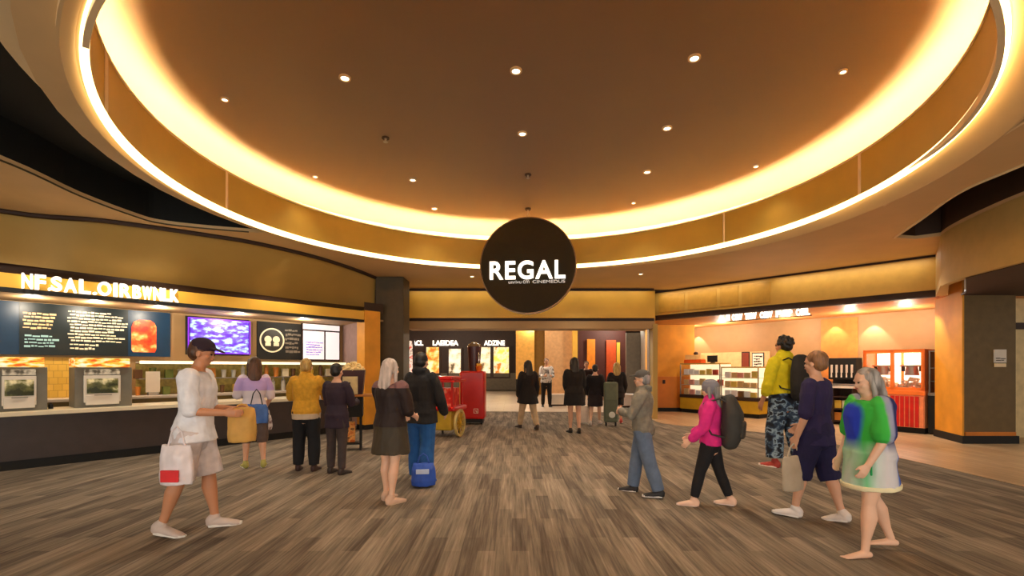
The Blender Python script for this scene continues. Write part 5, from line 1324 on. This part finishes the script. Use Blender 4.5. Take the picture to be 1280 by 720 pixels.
L_ = person('person in long green, blue and white striped tunic with bare legs, nearest right', 1086, 692, 1.50, 86, [(9, 4, 1), (-15, 8, 1)], [(8, 8, 20, 4), (6, 8, 18, 4)], (tunic_mat(), 0.37, 0.45, 0.050, {'name': 'tunic', 'wr': 0.014, 'wx': .0, 'wy': -.01, 'hem': (232, 222, 180)}),
            None, ('long', 'grey'), (236, 190, 150), 'pale', barefoot=True, girth=1.15, hpitch=8)
p = L_['M'] @ Vector((-0.185, 0.03, 0.75))
b = B(); box(b, (0, 0, 0), (0.02, 0.11, 0.11), 0, 0.006); k = mk('green_patch', b, mat('green_patch_cloth', (20, 160, 84), 0.8), L_['root'], (-0.165, 0.04, 0.72))

# the group near the far hall
person('person with long dark hair in black cardigan and beige trousers, leftmost in hall', 660, 536, 1.74, 20, WALK, HANG, ((20, 16, 18), 0.40, 0.95, 0.05, {'name': 'cardigan', 'wx': .03, 'wy': .04}), ('trousers', (206, 178, 140), 0.97, 0.016, 0.004), ('longer', 'black'), (70, 54, 44), fine=False, sole=(60, 50, 40))
person('person in white patterned top and black trousers, farthest back in hall', 683, 509, 1.86, 185, STAND, FRONT, (noise_mat('white_patterned_cloth', [(0.5, (226, 224, 222)), (0.62, (60, 60, 64))], 7, 2, 0.8), 0.50, 0.9, 0.05), ('trousers', (20, 18, 20), 0.97, 0.02), ('short', 'brown'), (30, 26, 26), fine=False)
person('person with dark hair in long black coat, bare legs and black boots', 718, 541, 1.74, 5, [(4, 4, 0), (-4, 6, 0)], [(4, 4, 40, 20), (4, 4, 40, 20)], ((18, 14, 14), 0.37, 0.95, 0.065, {'name': 'coat', 'wx': .015, 'wy': .015}), None, ('long', 'black'), (26, 18, 16), fine=False, sole=(20, 16, 14))
G4 = person('person in black top and dark skirt holding a white bag', 744, 531, 1.64, -15, WALK2, HANG, ((28, 20, 24), 0.50, 0.9, 0.03), ('skirt', (30, 22, 30), 0.34, 0.03), ('short', 'black'), (206, 190, 180), 'pale', fine=False)
q = G4['W'][0]
soft_bag('plastic_bag', 'white plastic bag hanging near the floor between two hall visitors', 'bag', (q.x-0.14, q.y-0.14, q.z), 0.2, 0.32, 0.2, 0.46, mat('white_bag_plastic', (238, 222, 206), 0.4), 0.18)
person('person with blond hair in black jacket and bare legs beside grey green case', 771, 528, 1.70, -10, WALK, [(8, 10, 30, 6), (8, 10, 30, 6)], ((24, 18, 18), 0.44, 0.95, 0.045, {'name': 'jacket'}), ('shorts', (24, 18, 18), 0.45, 0.02), ('long', 'blond'), (180, 60, 50), 'tan', fine=False)
p = floor_at(761, 531)
t = thing('rolling_suitcase', 'tall grey green soft case standing in front of the blond person', 'suitcase', (p.x, p.y-0.25, 0), -0.1)
bx('case_body', (0, 0, 0.62), (0.36, 0.2, 1.04), mat('grey_green_fabric', (104, 112, 92), 0.75), t, bev=0.05)
bx('front_pocket', (0, -0.105, 0.45), (0.30, 0.03, 0.5), mat('grey_green_pocket', (92, 100, 82), 0.75), t, bev=0.01)
b = B(); cyl(b, (0.02, -0.125, 0.3), 0.08, 0.08, 0.012, 24, 'Y'); mk('round_mark', b, mat('pale_mark', (214, 220, 214), 0.5), t)
for x in (-0.12, 0.12):
    b = B(); cyl(b, (x, 0, 0.05), 0.05, 0.05, 0.04, 16, 'X'); mk('wheel', b, M_black, t, smooth=True)
b = B(); tube(b, [(-0.08, 0.05, 1.12), (-0.08, 0.05, 1.2), (0.08, 0.05, 1.2), (0.08, 0.05, 1.12)], [0.012]*4, (0, 1, 0), 8); mk('handle', b, M_black, t)
person('person in dark clothes half hidden between the hall visitors', 733, 512, 1.74, 170, STAND, FRONT, ((40, 22, 22), 0.48, 0.95, 0.04), ('trousers', (24, 20, 22), 0.97, 0.02), ('short', 'brown'), (30, 26, 26), fine=False)
